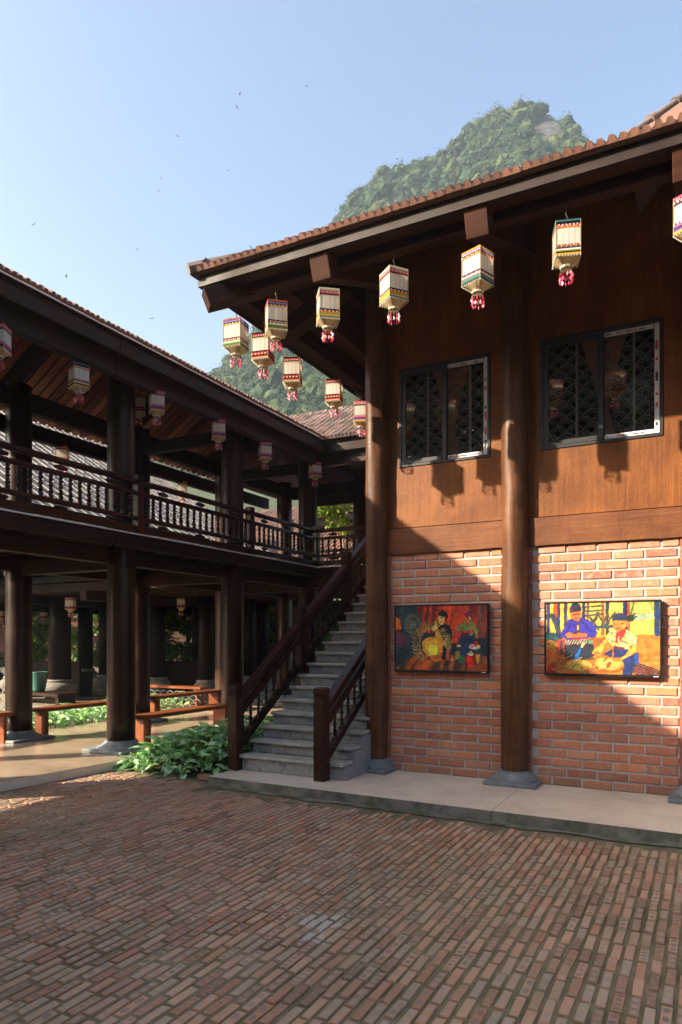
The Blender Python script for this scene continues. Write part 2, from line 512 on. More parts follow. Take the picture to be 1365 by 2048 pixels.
    def build(s, name, mats, parent=None, smooth=False, local=False, kind=None):
        """world coordinates in, object placed at its own base"""
        if local:
            off = (0, 0, 0)
        else:
            a = np.array(s.v); off = (float(a[:, 0].mean()), float(a[:, 1].mean()), float(a[:, 2].min()))
        me = s.mesh(name, mats, off, smooth)
        return place(name, me, off, parent, kind)

def place(name, me, loc, parent=None, kind=None):
    o = bpy.data.objects.new(name, me)
    COL.objects.link(o)
    pl = WL.get(parent.name, (0, 0, 0)) if parent else (0, 0, 0)
    if parent:
        o.parent = parent
    o.location = (loc[0] - pl[0], loc[1] - pl[1], loc[2] - pl[2])
    WL[o.name] = tuple(loc)
    if kind:
        o['kind'] = kind
    return o

def thing(name, label, cat, loc=(0, 0, 0), group=None, kind=None):
    o = bpy.data.objects.new(name, None)
    o.empty_display_size = .2
    COL.objects.link(o)
    o.location = loc
    WL[o.name] = tuple(loc)
    tag(o, label, cat, group, kind)
    return o

def tag(o, label, cat, group=None, kind=None):
    o['label'] = label
    o['category'] = cat
    if group: o['group'] = group
    if kind: o['kind'] = kind
    return o

def smooth_by_angle(o, ang=40):
    me = o.data
    me.polygons.foreach_set('use_smooth', [True] * len(me.polygons))
    me.set_sharp_from_angle(angle=math.radians(ang))

def lin(h):
    h = h.lstrip('#')
    return tuple(((int(h[i:i + 2], 16) / 255) / 12.92 if int(h[i:i + 2], 16) / 255 <= .04045 else ((int(h[i:i + 2], 16) / 255 + .055) / 1.055) ** 2.4) for i in (0, 2, 4))

# ================================================================== SETTING
def structure(o, label, cat):
    return tag(o, label, cat, None, 'structure')

g = MB().add([(-320, -320, -.06), (320, -320, -.06), (320, 320, -.06), (-320, 320, -.06)], [(0, 1, 2, 3)])
structure(g.build('ground', 'earth'), 'bare earth ground around and beneath the buildings', 'ground')

# courtyard sheet + bricks
pv = MB().add([(-8.4, -3, .036), (4.6, -3, .036), (4.6, 6.6, .036), (-8.4, 6.9, .036)], [(0, 1, 2, 3)])
pav = structure(pv.build('courtyard_paving', 'soil'), 'brick paved courtyard with mossy joints in front of the steps', 'courtyard paving')

def kerb_y(x):                                        # front face of the platform
    return 6.42 + (x + 5.12) * (6.33 - 6.42) / (4.95)

def paver_proto(seed):
    r = random.Random(seed)
    lx, ly = .0235, .0885
    j = lambda a: r.uniform(-a, a)
    base = [(-lx, -ly), (lx, -ly), (lx, ly), (-lx, ly)]
    b4 = [(x + j(.0015), y + j(.003)) for x, y in base]
    V = [(x, y, -.04) for x, y in b4] + [(x, y, -.003 + j(.001)) for x, y in b4]
    V += [(x * .86, y * .965, .001 + j(.0008)) for x, y in b4]
    F = [(0, 1, 5, 4), (1, 2, 6, 5), (2, 3, 7, 6), (3, 0, 4, 7), (4, 5, 9, 8), (5, 6, 10, 9), (6, 7, 11, 10), (7, 4, 8, 11), (8, 9, 10, 11)]
    UV = [((y + ly) / (2 * ly), (x + lx) / (2 * lx)) for x, y, z in V]
    return V, F, UV
protos = [paver_proto(i) for i in range(8)]
def paver_mesh(name, V, F, UV):
    me = bpy.data.meshes.new(name)
    me.from_pydata(V, [], F)
    me.materials.append(M['pave_brick'])
    ul = me.uv_layers.new(name='UVMap')
    li = np.zeros(len(me.loops), dtype=np.int32)
    me.loops.foreach_get('vertex_index', li)
    ul.data.foreach_set('uv', np.array(UV, dtype=np.float32)[li].ravel())
    me.update()
    return me
p_mesh = [paver_mesh('brick', *p) for p in protos]
slots = []
x = -7.15
row = 0
while x < 1.9:
    y = -1.6 + (row % 2) * .095 + R.uniform(-.03, .03)
    while y < 6.6:
        ln = R.choice((1, 1, 1, 1, 1, .95, .8, 1.03))
        cy = y + .0925 * ln
        top = kerb_y(x) - .07 if x > -5.15 else (6.62 if x > -6.9 else 6.2)
        if cy + .1 < top - R.uniform(0, .1) and not (x < -6.95 + (cy - 5.1) * .11):
            miss = False and mnoise.noise((x * .9, cy * .9, 3.3)) > .62 and R.random() < .3
            if not miss:
                sink = .045 + .006 * mnoise.noise((x * 1.1, cy * 1.1, 9.1)) - .006 * max(0, mnoise.noise((x * 2.3, cy * 2.3, 1.7)))
                slots.append((x + R.uniform(-.004, .004), cy, sink + R.uniform(-.0025, .0025), R.uniform(-.03, .03), R.uniform(-.03, .03), R.uniform(-.02, .02), ln * R.uniform(.97, 1.02), R.randrange(8)))
        y += .183 * ln + R.uniform(.009, .022)
    x += .0685 + R.uniform(-.0015, .0015)
    row += 1
SIN, COS = math.sin(math.radians(YAW)), math.cos(math.radians(YAW))
def view(x, y):
    d = -SIN * x + COS * y; l = COS * x + SIN * y
    return d, l
def near_key(s_):
    d, l = view(s_[0], s_[1])
    inside = d > 3.1 and abs(l) / max(d, .1) < .50
    return (0 if inside else 1, d)
slots.sort(key=near_key)
for s_ in slots[:298]:
    o = bpy.data.objects.new('brick', p_mesh[s_[7]])
    COL.objects.link(o); o.parent = pav
    w0 = WL[pav.name]
    o.location = (s_[0] - w0[0], s_[1] - w0[1], s_[2] - w0[2])
    o.rotation_euler = s_[3:6]
    o.scale = (1, s_[6], 1)
AV, AF, AU = [], [], []
for s_ in slots[298:]:
    V, F, UV = protos[s_[7]]
    mt = Matrix.Translation(s_[:3]) @ Matrix.Rotation(s_[5], 4, 'Z') @ Matrix.Rotation(s_[3], 4, 'X') @ Matrix.Rotation(s_[4], 4, 'Y') @ Matrix.Diagonal((1, s_[6], 1, 1))
    o = len(AV)
    AV += [tuple(mt @ Vector(p)) for p in V]; AU += UV
    AF += [tuple(i + o for i in f) for f in F]
place('bricks', paver_mesh('bricks', AV, AF, AU), (0, 0, 0), pav, 'stuff')

# cement strip at the foot of the kerb
cs = MB()
xs = np.linspace(-7.0, 2.5, 90)
for i in range(len(xs) - 1):
    xa, xb = xs[i], xs[i + 1]
    fa = (kerb_y(xa) if xa > -5.15 else 6.75); fb = (kerb_y(xb) if xb > -5.15 else 6.75)
    wa = .075 + .07 * mnoise.noise((xa * 2.3, 0, 0)); wb = .075 + .07 * mnoise.noise((xb * 2.3, 0, 0))
    cs.add([(xa, fa - wa, .046), (xb, fb - wb, .046), (xb, fb + .02, .052), (xa, fa + .02, .052)], [(0, 1, 2, 3)])
structure(cs.build('cement_strip', 'cement'), 'narrow mossy cement strip between paving and kerb', 'strip')

# platform in front of the brick wall
def prism(poly, z0, z1, mi_top=0, mi_side=1):
    m = MB(); n = len(poly)
    m.add([(x, y, z1) for x, y in poly], [tuple(range(n))], mi_top)
    V = [(x, y, z0) for x, y in poly] + [(x, y, z1) for x, y in poly]
    m.add(V, [(i, (i + 1) % n, n + (i + 1) % n, n + i) for i in range(n)], mi_side)
    return m
xe = 2.5
for a, b in ((-5.12, -1.7725), (-1.7685, .3), (.304, xe)):
    pl = prism([(a, kerb_y(a)), (b, kerb_y(b)), (b, 7.9), (a, 7.9)], -.04, .15)
    structure(pl.build('platform', ['plinth', 'kerb']), {-5.12: 'pale granite platform slab under the foot of the stairs', -1.7685: 'pale granite platform slab below the bright outdoor painting'}.get(a, 'pale granite platform slab at the far right edge'), 'platform')
# polished walkway of the gallery
wk = prism([(-8.38, -9.6), (-6.83, 6.66), (-6.83, 19), (-10.3, 19), (-10.3, -9.6)], -.04, .15)
structure(wk.build('walkway', ['floor', 'plinth']), 'polished granite walkway under the timber gallery', 'walkway')
hf = prism([(-11.9, 11.3), (-10.32, 11.3), (-10.32, 19), (-22, 19), (-22, 11.3)], -.04, .146)
structure(hf.build('hall_floor', ['floor', 'kerb']), 'dark floor of the open hall beyond the gallery', 'floor')

# ================================================================== BRICK AND TIMBER BUILDING
bld = thing('timber_building', 'two storey brick and dark timber building with tiled roof and hanging lanterns', 'building', (-1.9, 7.77, .15))
W = 7.77
mb = MB()
mb.box(-3.66, W + .012, .15, 9.4, W + .2, 2.78)                 # mortar backing of the brick storey
mb.build('mortar_wall', 'mortar', bld)
# bricks of the two bays
def wall_brick(bx0, bx1, z0, z1, seed):
    r = random.Random(seed)
    j = lambda a: r.uniform(-a, a)
    y1 = W + .03; y0 = W + j(.004); e = .007
    V = [(bx0 + j(.002), y1, z0), (bx1 + j(.002), y1, z0), (bx1 + j(.002), y1, z1), (bx0 + j(.002), y1, z1),
         (bx0 + j(.003), y0 + .008, z0 + j(.003)), (bx1 + j(.003), y0 + .008, z0 + j(.003)), (bx1 + j(.003), y0 + .008, z1 + j(.003)), (bx0 + j(.003), y0 + .008, z1 + j(.003)),
         (bx0 + e, y0, z0 + e), (bx1 - e, y0, z0 + e), (bx1 - e, y0, z1 - e), (bx0 + e, y0, z1 - e)]
    F = [(0, 1, 5, 4), (1, 2, 6, 5), (2, 3, 7, 6), (3, 0, 4, 7), (4, 5, 9, 8), (5, 6, 10, 9), (6, 7, 11, 10), (7, 4, 8, 11), (8, 9, 10, 11)]
    MB().add(V, F).build('brick', 'wall_brick', bld)
course = (2.775 - .15) / 26
nb = 0
for xa, xb, off in ((-3.40, -2.045, 0.0), (-1.70, -.245, .155)):
    for k in range(26):
        z0 = .15 + k * course + .009; z1 = z0 + course - .0195
        x = xa - (.0 if k % 2 else .155) + off * .4
        while x < xb:
            b0 = max(x, xa); b1 = min(x + .31 - .02, xb)
            if b1 - b0 > .045:
                dz = .006 * mnoise.noise((x * 1.3, k * .7, 5))
                wall_brick(b0, b1, z0 + dz, z1 + dz, nb); nb += 1
            x += .31
for xa, xb in ((-3.455, -3.405), (-2.04, -1.99), (-1.76, -1.705), (-.24, -.17)):
    m = MB()
    n = 18
    for i in range(n):
        za = .15 + i * 2.625 / n; zb = za + 2.625 / n
        m.box(xa + R.uniform(-.004, .006), W - .006 + R.uniform(-.003, .003), za, xb + R.uniform(-.006, .004), W + .05, zb)
    m.build('brick_pilaster', 'pilaster', bld)
# stained beam above the brick, pieces between the columns
for xa, xb in ((-3.46, -2.0), (-1.77, -.04), (.0, 9.4)):
    m = MB()
    n = 14
    for i in range(n):
        a = xa + (xb - xa) * i / n; b = xa + (xb - xa) * (i + 1) / n
        f0 = W - .035 + .006 * mnoise.noise((a * 3, 1, 1)); f1 = W - .035 + .006 * mnoise.noise((b * 3, 1, 1))
        za, zb = 2.768 + .009 * mnoise.noise((a * 4, 7, 1)), 2.768 + .009 * mnoise.noise((b * 4, 7, 1))
        V = [(a, f0, za), (b, f1, zb), (b, f1 - .004, 3.07), (a, f0 - .004, 3.07), (a, W + .1, za), (b, W + .1, zb), (b, W + .1, 3.085), (a, W + .1, 3.085)]
        m.add(V, [(0, 1, 2, 3), (3, 2, 6, 7), (0, 4, 5, 1)])
    m.build('band_beam', 'bandbeam', bld)
# stained panel wall with two window openings
WIN = [(-3.293, -2.172, 3.81, 5.0), (-1.615, -.388, 3.812, 5.015)]
m = MB()
T0, T1 = W, W + .14
m.box(-3.66, T0, 3.085, 9.4, T1, 3.81)
m.box(-3.66, T0, 5.0, -2.172, T1, 6.6); m.box(-2.172, T0, 5.015, 9.4, T1, 6.6)
m.box(-3.66, T0, 3.81, -3.293, T1, 5.0)
m.box(-2.172, T0, 3.81, -1.615, T1, 5.015)
m.box(-.388, T0, 3.81, 9.4, T1, 5.015)
m.build('wall_panel', 'panel', bld)
m = MB()
m.box(-3.66, W + .2, .15, -3.5, 16, 6.6)
m.box(-3.66, 15.9, .15, 9.4, 16, 6.6)
m.box(9.3, W + .2, .15, 9.4, 16, 6.6)
m.build('wall', 'panel', bld)
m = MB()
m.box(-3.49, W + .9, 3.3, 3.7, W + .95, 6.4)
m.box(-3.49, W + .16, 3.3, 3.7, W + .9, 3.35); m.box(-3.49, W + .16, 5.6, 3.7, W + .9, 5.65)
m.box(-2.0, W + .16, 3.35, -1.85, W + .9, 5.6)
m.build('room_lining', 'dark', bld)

def arc_pts(cx, z, r, n=7):
    return [(cx + r * math.cos(math.pi * (1 - i / (n - 1))), z + .8 * r * math.sin(math.pi * i / (n - 1))) for i in range(n)]
for wi, (x0, x1, z0, z1) in enumerate(WIN):
    f = MB(); yf = W - .012; yb = W + .06; fw = .035
    f.cbox((x0, yf, z0), (x0 + fw, yb, z1), .004); f.cbox((x1 - fw, yf, z0), (x1, yb, z1), .004)
    f.cbox((x0 + fw, yf, z1 - fw), (x1 - fw, yb, z1), .004); f.cbox((x0 + fw, yf, z0), (x1 - fw, yb, z0 + fw), .004)
    win = f.build('window', 'alu', bld)
    xm = (x0 + x1) / 2 + .01
    sw = .055
    def sash(a, b, ya, yb2):
        s = MB(); za, zb = z0 + fw, z1 - fw
        s.cbox((a, ya, za), (a + sw, yb2, zb), .004); s.cbox((b - sw, ya, za), (b, yb2, zb), .004)
        s.cbox((a + sw, ya, zb - sw), (b - sw, yb2, zb), .004); s.cbox((a + sw, ya, za), (b - sw, yb2, za + sw), .004)
        s.build('sash', 'alu', win)
        p = MB(); yy = (ya + yb2) / 2
        p.add([(a + sw, yy, za + sw), (b - sw, yy, za + sw), (b - sw, yy, zb - sw), (a + sw, yy, zb - sw)], [(0, 1, 2, 3)])
        p.build('pane', 'glass', win)
    sash(x0 + fw, xm + .03, W - .004, W + .022)
    sash(xm - .02, x1 - fw, W + .026, W + .05)
    # protective film with red print on the right-hand sash
    tp = MB()
    za, zb = z0 + fw, z1 - fw; yt = W + .023
    tp.box(x1 - fw - .05, yt - .002, za + .002, x1 - fw - .004, yt, zb - .002)
    tp.box(xm + .035, yt - .002, za + .004, x1 - fw - .056, yt, za + .05)
    tp.box(xm + .035, yt - .002, zb - .052, x1 - fw - .056, yt, zb - .006)
    rr = random.Random(wi + 3)
    for k in range(6):                                   # print on the upright strip
        zz = za + .1 + k * (zb - za - .2) / 6 + rr.uniform(-.03, .03)
        tp.box(x1 - fw - .04, yt - .004, zz, x1 - fw - .018, yt - .0025, zz + rr.choice((.03, .05, .09)), 1 if k % 3 else 2)
    for zc in (za + .014, zb - .042):
        for k in range(5):
            xx = xm + .06 + k * (x1 - xm - .2) / 5 + rr.uniform(-.02, .02)
            tp.box(xx, yt - .004, zc + .006, xx + rr.choice((.02, .05, .07)), yt - .0025, zc + .018, 1 if k % 2 else 2)
    tp.build('protective_film', ['tape', 'tape_red', 'alu'], win)
    # scalloped lattice behind the glass
    lt = MB(); yl = W + .062; r = .088
    zz = z0 + .03; k = 0
    while zz < z1 - .06:
        cx = x0 + (r if k % 2 else 0)
        while cx < x1 + r:
            for q in ((r, .0062), (r * .72, .0036), (r * .45, .0036)):
                pts = [(px, yl, pz) for px, pz in arc_pts(cx, zz, q[0]) if x0 < px < x1]
                if len(pts) > 2:
                    lt.tube(pts, q[1], 3)
            cx += 2 * r
        zz += .075; k += 1
    for q in ((x0 + xm) / 2 + .06, (x1 + xm) / 2 + .02):
        lt.box(q - .012, yl - .006, z0, q + .012, yl + .006, z1)
    lt.build('lattice_screen', 'lattice', win)
    # curtain tied in the middle
    cu = MB(); yc = W + .085; cx = xm + (.06 if wi == 0 else .02)
    nz, nx = 26, 22
    V = []; F = []
    for a in range(nz):
        z = z0 - .05 + (z1 - z0 + .1) * a / (nz - 1); t = (z - (z0 + .42)) / (z1 - z0)
        hw = .05 + (.36 * max(0, t) ** 1.3 if t > 0 else .26 * (-t) ** 1.1)
        for b in range(nx):
            u = b / (nx - 1) * 2 - 1
            V.append((cx + hw * u, yc + .012 * math.cos(b * math.pi), z))
    for a in range(nz - 1):
        for b in range(nx - 1):
            F.append((a * nx + b, a * nx + b + 1, (a + 1) * nx + b + 1, (a + 1) * nx + b))
    cu.add(V, F).build('curtain', 'curtain', win)

# round columns with stone bases
def column_profile(r, z0, z1, n=46):
    return [(r * (1 + .02 * math.sin(i * .23)), z0 + (z1 - z0) * i / n) for i in range(n + 1)]
for i, (cx, r) in enumerate(((-3.57, .138), (-1.885, .146), (-.05, .146), (1.75, .146))):
    c = MB().lathe(column_profile(r, 0, 5.9), (cx, W - .05, .2), 28, 0, .014, i)
    co = c.build('column', 'column_r', bld, smooth=True)
    b = MB()
    hb = .285 if i else .24
    b.cbox((cx - hb, W - .33, .151), (cx + hb, W + .01, .192), .006)
    b.lathe([(hb * .9, 0), (hb * .88, .025), (hb * .76, .045), (hb * .70, .07), (r + .03, .088), (r + .025, .104), (r + .004, .108)], (cx, W - .05, .19), 28)
    o = b.build('base', 'stone', co); smooth_by_angle(o, 35)

# eaves: fascia, purlin, rafter ends, soffit, tiles
XE, YE = -4.80, 5.755
m = MB(); n = 60
V = []; F = []
for i in range(n + 1):
    xx = -4.775 + (9.4 + 4.775) * i / n
    q = .004 * mnoise.noise((xx * 2.1, 0, 3))
    V += [(xx, 5.815 + q, 5.475 + q), (xx, 5.815 + q, 5.60), (xx, 5.86, 5.475 + q), (xx, 5.86, 5.60)]
for i in range(n):
    a = i * 4
    F += [(a, a + 4, a + 5, a + 1), (a, a + 2, a + 6, a + 4), (a + 2, a + 3, a + 7, a + 6)]
F += [(0, 1, 3, 2)]
m.add(V, F).build('fascia', 'fascia', bld)
MB().box(-4.775, 5.862, 5.475, -4.735, 16, 5.60).build('fascia', 'wood_y', bld)
MB().box(-4.733, 5.862, 5.492, -4.56, 16, 5.51).build('soffit_board', 'wood_y', bld)
MB().box(-4.558, 5.862, 5.492, 9.4, 6.02, 5.51).build('soffit_board', 'wood_x', bld)
MB().cbox((-4.55, 6.04, 5.41), (9.4, 6.17, 5.64), .01).build('purlin', 'wood_x', bld)
MB().cbox((-4.55, 6.172, 5.41), (-4.42, 16, 5.64), .01).build('purlin', 'wood_y', bld)
for cx in (-3.33, -1.77, -.13, 1.6):
    MB().beam((cx, 5.885, 5.365), (cx, 7.9, 6.17), .205, .235, .006).build('rafter', 'rafter', bld)
MB().beam((-4.56, 7.02, 5.345), (-3.6, 7.02, 5.75), .2, .2, .006).build('rafter', 'wood_x', bld)
MB().beam((-4.60, 9.3, 5.345), (-3.6, 9.3, 5.8), .2, .2, .006).build('rafter', 'wood_x', bld)
MB().beam((-4.66, 5.80, 5.30), (-3.5, 6.95, 5.95), .17, .2, .006).build('hip_rafter', 'wood_x', bld)
sl = .57
for i in range(18):                                      # sloping soffit boards between purlin and wall
    a = 6.13 + i * .1; z = 5.56 + (a - 5.86) * sl
    m = MB(); xl = -4.34 + max(0, (a - 6.13)) * .62
    m.add([(xl, a, z), (9.4, a, z), (9.4, a + .092, z + .092 * sl), (xl + .06, a + .092, z + .092 * sl), (xl, a, z + .03), (9.4, a, z + .03), (9.4, a + .092, z + .092 * sl + .03), (xl + .06, a + .092, z + .092 * sl + .03)],
          [(0, 3, 2, 1), (4, 5, 6, 7), (0, 1, 5, 4), (2, 3, 7, 6)])
    m.build('soffit_board', 'wood_x', bld)
for i in range(9):
    a = -4.34 + i * .1; z = 5.56 + (a + 4.73) * sl * 1.2
    m = MB(); ys = 6.13 + (a + 4.34) * 1.6
    m.add([(a, ys, z), (a, 16, z), (a + .092, 16, z + .06), (a + .092, ys + .15, z + .06), (a, ys, z + .03), (a, 16, z + .03), (a + .092, 16, z + .09), (a + .092, ys + .15, z + .09)],
          [(0, 1, 2, 3), (4, 7, 6, 5), (0, 4, 5, 1), (2, 6, 7, 3)])
    m.build('soffit_board', 'wood_y', bld)
# hip roof body
rz = 5.60 + 4.6 * sl
m = MB()
e = [(XE, YE, 5.592), (9.45, YE, 5.592), (9.45, 16, 5.592), (XE, 16, 5.592)]
m.add(e + [(-.9, 10.6, rz), (9.45, 10.6, rz)],
      [(0, 1, 5, 4), (3, 0, 4), (2, 3, 4, 5), (1, 2, 5)])
m.add([(XE, YE, 5.588), (9.45, YE, 5.588), (9.45, 5.9, 5.588), (XE + .1, 5.9, 5.588)], [(0, 3, 2, 1)])
m.add([(XE, YE, 5.588), (XE + .1, 5.9, 5.588), (XE + .1, 16, 5.588), (XE, 16, 5.588)], [(0, 3, 2, 1)])
m.build('roof', 'tile_old', bld)

# tile shape: two rolls per tile; local x across, y up the slope, z normal
def tile_mesh(name, mat, w=.165, l=.24, h=.043, old=False):
    prof = [(0, .006), (.012, .006), (.024, h), (.058, h), (.072, .008), (.092, .006), (.104, h * .85), (.138, h * .85), (.150, .008), (.163, .006)]
    m = MB(); t = .013
    n = len(prof)
    V = [(x * w / .165, 0, z + .012) for x, z in prof] + [(x * w / .165, l, z) for x, z in prof] + [(x * w / .165, .003, -.003) for x, z in prof]
    F = [(i, i + 1, n + i + 1, n + i) for i in range(n - 1)] + [(2 * n + i, 2 * n + i + 1, i + 1, i) for i in range(n - 1)]
    m.add(V, F)
    return m.mesh(name, mat)
TM = {k: tile_mesh('roof_tile', k) for k in ('tile', 'tile_old')}
TM['tile_grey'] = tile_mesh('roof_tile', 'tile_grey', h=.06)
TM['tile_mix'] = tile_mesh('roof_tile', 'tile_mix', h=.06)
def slope_matrix(origin, across, upslope):
    a = Vector(across).normalized(); u = Vector(upslope).normalized(); n = a.cross(u).normalized()
    return Matrix(((a.x, u.x, n.x, origin[0]), (a.y, u.y, n.y, origin[1]), (a.z, u.z, n.z, origin[2]), (0, 0, 0, 1)))
def put_tile(parent, key, mt, jitter=.004):
    o = bpy.data.objects.new('roof_tile', TM[key]); COL.objects.link(o); o.parent = parent
    w0 = Vector(WL[parent.name])
    mt = mt.copy()
    mt.translation = mt.translation - w0 + Vector((R.uniform(-jitter, jitter), R.uniform(-jitter, jitter), R.uniform(-jitter, jitter)))
    mt = mt @ Matrix.Rotation(R.uniform(-.02, .02), 4, 'X') @ Matrix.Rotation(R.uniform(-.02, .02), 4, 'Z')
    o.matrix_local = mt
    return o
def tiles(parent, key, origin, across, upslope, nu, nv, keep=None, stuff_from=10**9, pu=.165, pv_=.21, name='roof_tiles', sc=1.0):
    pu *= sc; pv_ *= sc; nu = int(nu / sc); nv = int(nv / sc)
    a = Vector(across).normalized(); u = Vector(upslope).normalized()
    rest = []
    k = 0
    for v in range(nv):
        for i in range(nu):
            p = Vector(origin) + a * (i * pu) + u * (v * pv_)
            if keep and not keep(p):
                continue
            mt = slope_matrix(p, a, u) @ Matrix.Scale(sc, 4)
            if k < stuff_from:
                put_tile(parent, key, mt)
            else:
                rest.append(mt @ Matrix.Rotation(R.uniform(-.03, .03), 4, 'X'))
            k += 1
    if rest:
        me = TM[key]
        V0 = np.array([v.co for v in me.vertices]); F0 = [tuple(p.vertices) for p in me.polygons]
        AV, AF = [], []
        for mt in rest:
            A = np.array(mt); o = len(AV) * len(V0)
            AV.append(V0 @ A[:3, :3].T + A[:3, 3])
            AF += [tuple(i + o for i in f) for f in F0]
        me2 = bpy.data.meshes.new(name); me2.from_pydata(np.concatenate(AV).tolist(), [], AF); me2.materials.append(M[key])
        place(name, me2, (0, 0, 0), parent, 'stuff')
up = Vector((0, 1, sl))
tiles(bld, 'tile', (XE - .02, YE - .004, 5.60), (1, 0, 0), up, 36, 2)
tiles(bld, 'tile_old', (XE - .045, 10.9, 5.60), (0, -1, 0), (1, 0, sl * 1.1), 31, 1)
# hip end tile and upper roof corner seen above the eave at the far right
MB().tube([(XE - .03, YE - .03, 5.64), (XE + .5, YE + .5, 5.64 + .28), (XE + 1.5, YE + 1.5, 5.64 + .86)], .06, 8).build('hip_ridge', 'ridge_tile', bld)
hA, hB = Vector((-.62, 6.5, 6.10)), Vector((.35, 7.5, 7.22))
m = MB()
m.add([hA, (3.9, 6.5, 6.10), (3.9, 7.5, 7.22), hB], [(0, 1, 2, 3)]); m.add([hA, hB, (.35, 9.2, 7.22), (-.62, 9.2, 6.10)], [(0, 1, 2, 3)])
m.build('upper_roof', 'tile_old', bld)
d = (hB - hA)
for i in range(5):
    a = hA + d * (i / 5 - .02); b = hA + d * ((i + 1) / 5 + .02)
    o = MB().tube([a, a + (b - a) * .16, a + (b - a) * .17, b], [.054, .052, .038, .035], 10).build('ridge_tile', 'ridge_tile', bld); smooth_by_angle(o, 50)

# ================================================================== STAIRCASE
st = thing('staircase', 'weathered grey stone staircase with dark turned wooden railings beside the brick wall', 'staircase', (-4.3, 6.9, .15))
RIS, TRD = .1516, .2297
def nose(y): return .345 + RIS / TRD * (y - 6.88)
for i in range(19):
    zt = .345 + RIS * i; y0 = 6.88 + TRD * i
    r = random.Random(i)
    s = MB()
    s.cbox((-5.0, y0 + .04, zt - (RIS if i else .193)), (-3.63, y0 + TRD + .06, zt - .038), .004, 0)
    cut = r.uniform(-4.6, -4.0)
    for a, b in ((-5.02, cut), (cut + .003, -3.6)):
        s.cbox((a, y0 - .0 + r.uniform(-.004, .004), zt - .040 + r.uniform(-.002, .002)), (b, y0 + TRD + .025, zt + r.uniform(-.003, .002)), .007, 1)
    s.build('step', ['step', 'tread'], st)
s = MB()
for i in range(5):
    zt = .345 + RIS * i; y0 = 6.88 + TRD * i
    s.box(-3.64, y0 + .035, .15, -3.585, y0 + TRD + .0349, zt - .045)
s.build('side_wall', 'grey_render', st)
s = MB()
s.box(-4.98, 6.96, .0, -3.64, 12.4, .145)
s.build('footing', 'step', st)
MB().box(-5.3, 11.2, 3.05, -3.6, 12.4, 3.224).build('landing', 'wood_x', st)

def newel(x, y, z0, z1, parent, w=.07, mat='railz'):
    m = MB()
    m.cbox((x - w, y - w, z0), (x + w, y + w, z1 - .14), .008)
    m.cbox((x - w + .006, y - w + .006, z1 - .1395), (x + w - .006, y + w - .006, z1 - .125), .002)
    m.cbox((x - w - .001, y - w - .001, z1 - .1245), (x + w + .001, y + w + .001, z1 - .108), .003)
    m.cbox((x - w + .006, y - w + .006, z1 - .1075), (x + w - .006, y + w - .006, z1 - .094), .002)
    m.cbox((x - w - .003, y - w - .003, z1 - .0935), (x + w + .003, y + w + .003, z1), .014)
    return m.build('newel_post', mat, parent)
BAL = [(.012, 0), (.022, .004), (.022, .05), (.014, .058), (.024, .07), (.024, .09), (.013, .1), (.02, .115), (.02, .125), (.012, .135), (.022, .155), (.022, .175), (.012, .185),
       (.019, .2), (.012, .212), (.022, .23), (.022, .25), (.013, .262), (.02, .275), (.02, .3), (.012, .31)]
bal_mesh = MB().lathe(BAL, (0, 0, 0), 8).mesh('baluster', 'bal')
bal_mesh.polygons.foreach_set('use_smooth', [True] * len(bal_mesh.polygons)); bal_mesh.set_sharp_from_angle(angle=math.radians(45))
def baluster(x, y, z0, z1, parent, fat=1.0):
    o = place('baluster', bal_mesh, (x, y, z0), parent)
    o.scale = (fat, fat, (z1 - z0) / .31)
    return o
def stair_rail(x, ys):
    for a, b in zip(ys[:-1], ys[1:]):
        a2, b2 = a + .072, b - .072
        # chamfered handrail, second rail, string with notched blocks
        MB().beam((x, a2, nose(a2) + .62), (x, b2, nose(b2) + .62), .125, .085, .014).build('handrail', 'rail', st)
        MB().beam((x, a2, nose(a2) + .43), (x, b2, nose(b2) + .43), .085, .085, .016).build('handrail', 'rail', st)
        g_ = MB().beam((x, a2, nose(a2) + .035), (x, b2, nose(b2) + .035), .075, .085, .006)
        n = 8
        for i in range(n):
            y = a2 + (b2 - a2) * (i + .5) / n
            g_.cbox((x - .034, y - .045, nose(y) + .02), (x + .034, y + .028, nose(y) + .092), .008)
        g_.build('string', 'rail', st)
        for i in range(n):
            y = a2 + (b2 - a2) * (i + .5) / n
            baluster(x, y - .008, nose(y) + .092, nose(y) + .385, st)
LY = (6.888, 8.41, 9.85, 11.3)
for i, y in enumerate(LY):
    newel(-5.08, y, .152 if i == 0 else nose(y) - .16, 1.20 + RIS / TRD * (y - 6.888) - (.0 if i == 0 else .02), st, .068)
stair_rail(-5.08, LY)
RY = (6.81, 8.3, 9.8, 11.3)
for i, y in enumerate(RY):
    newel(-3.83, y, .152 if i == 0 else nose(y) - .16, 1.20 + RIS / TRD * (y - 6.81), st, .07)
stair_rail(-3.83, RY)

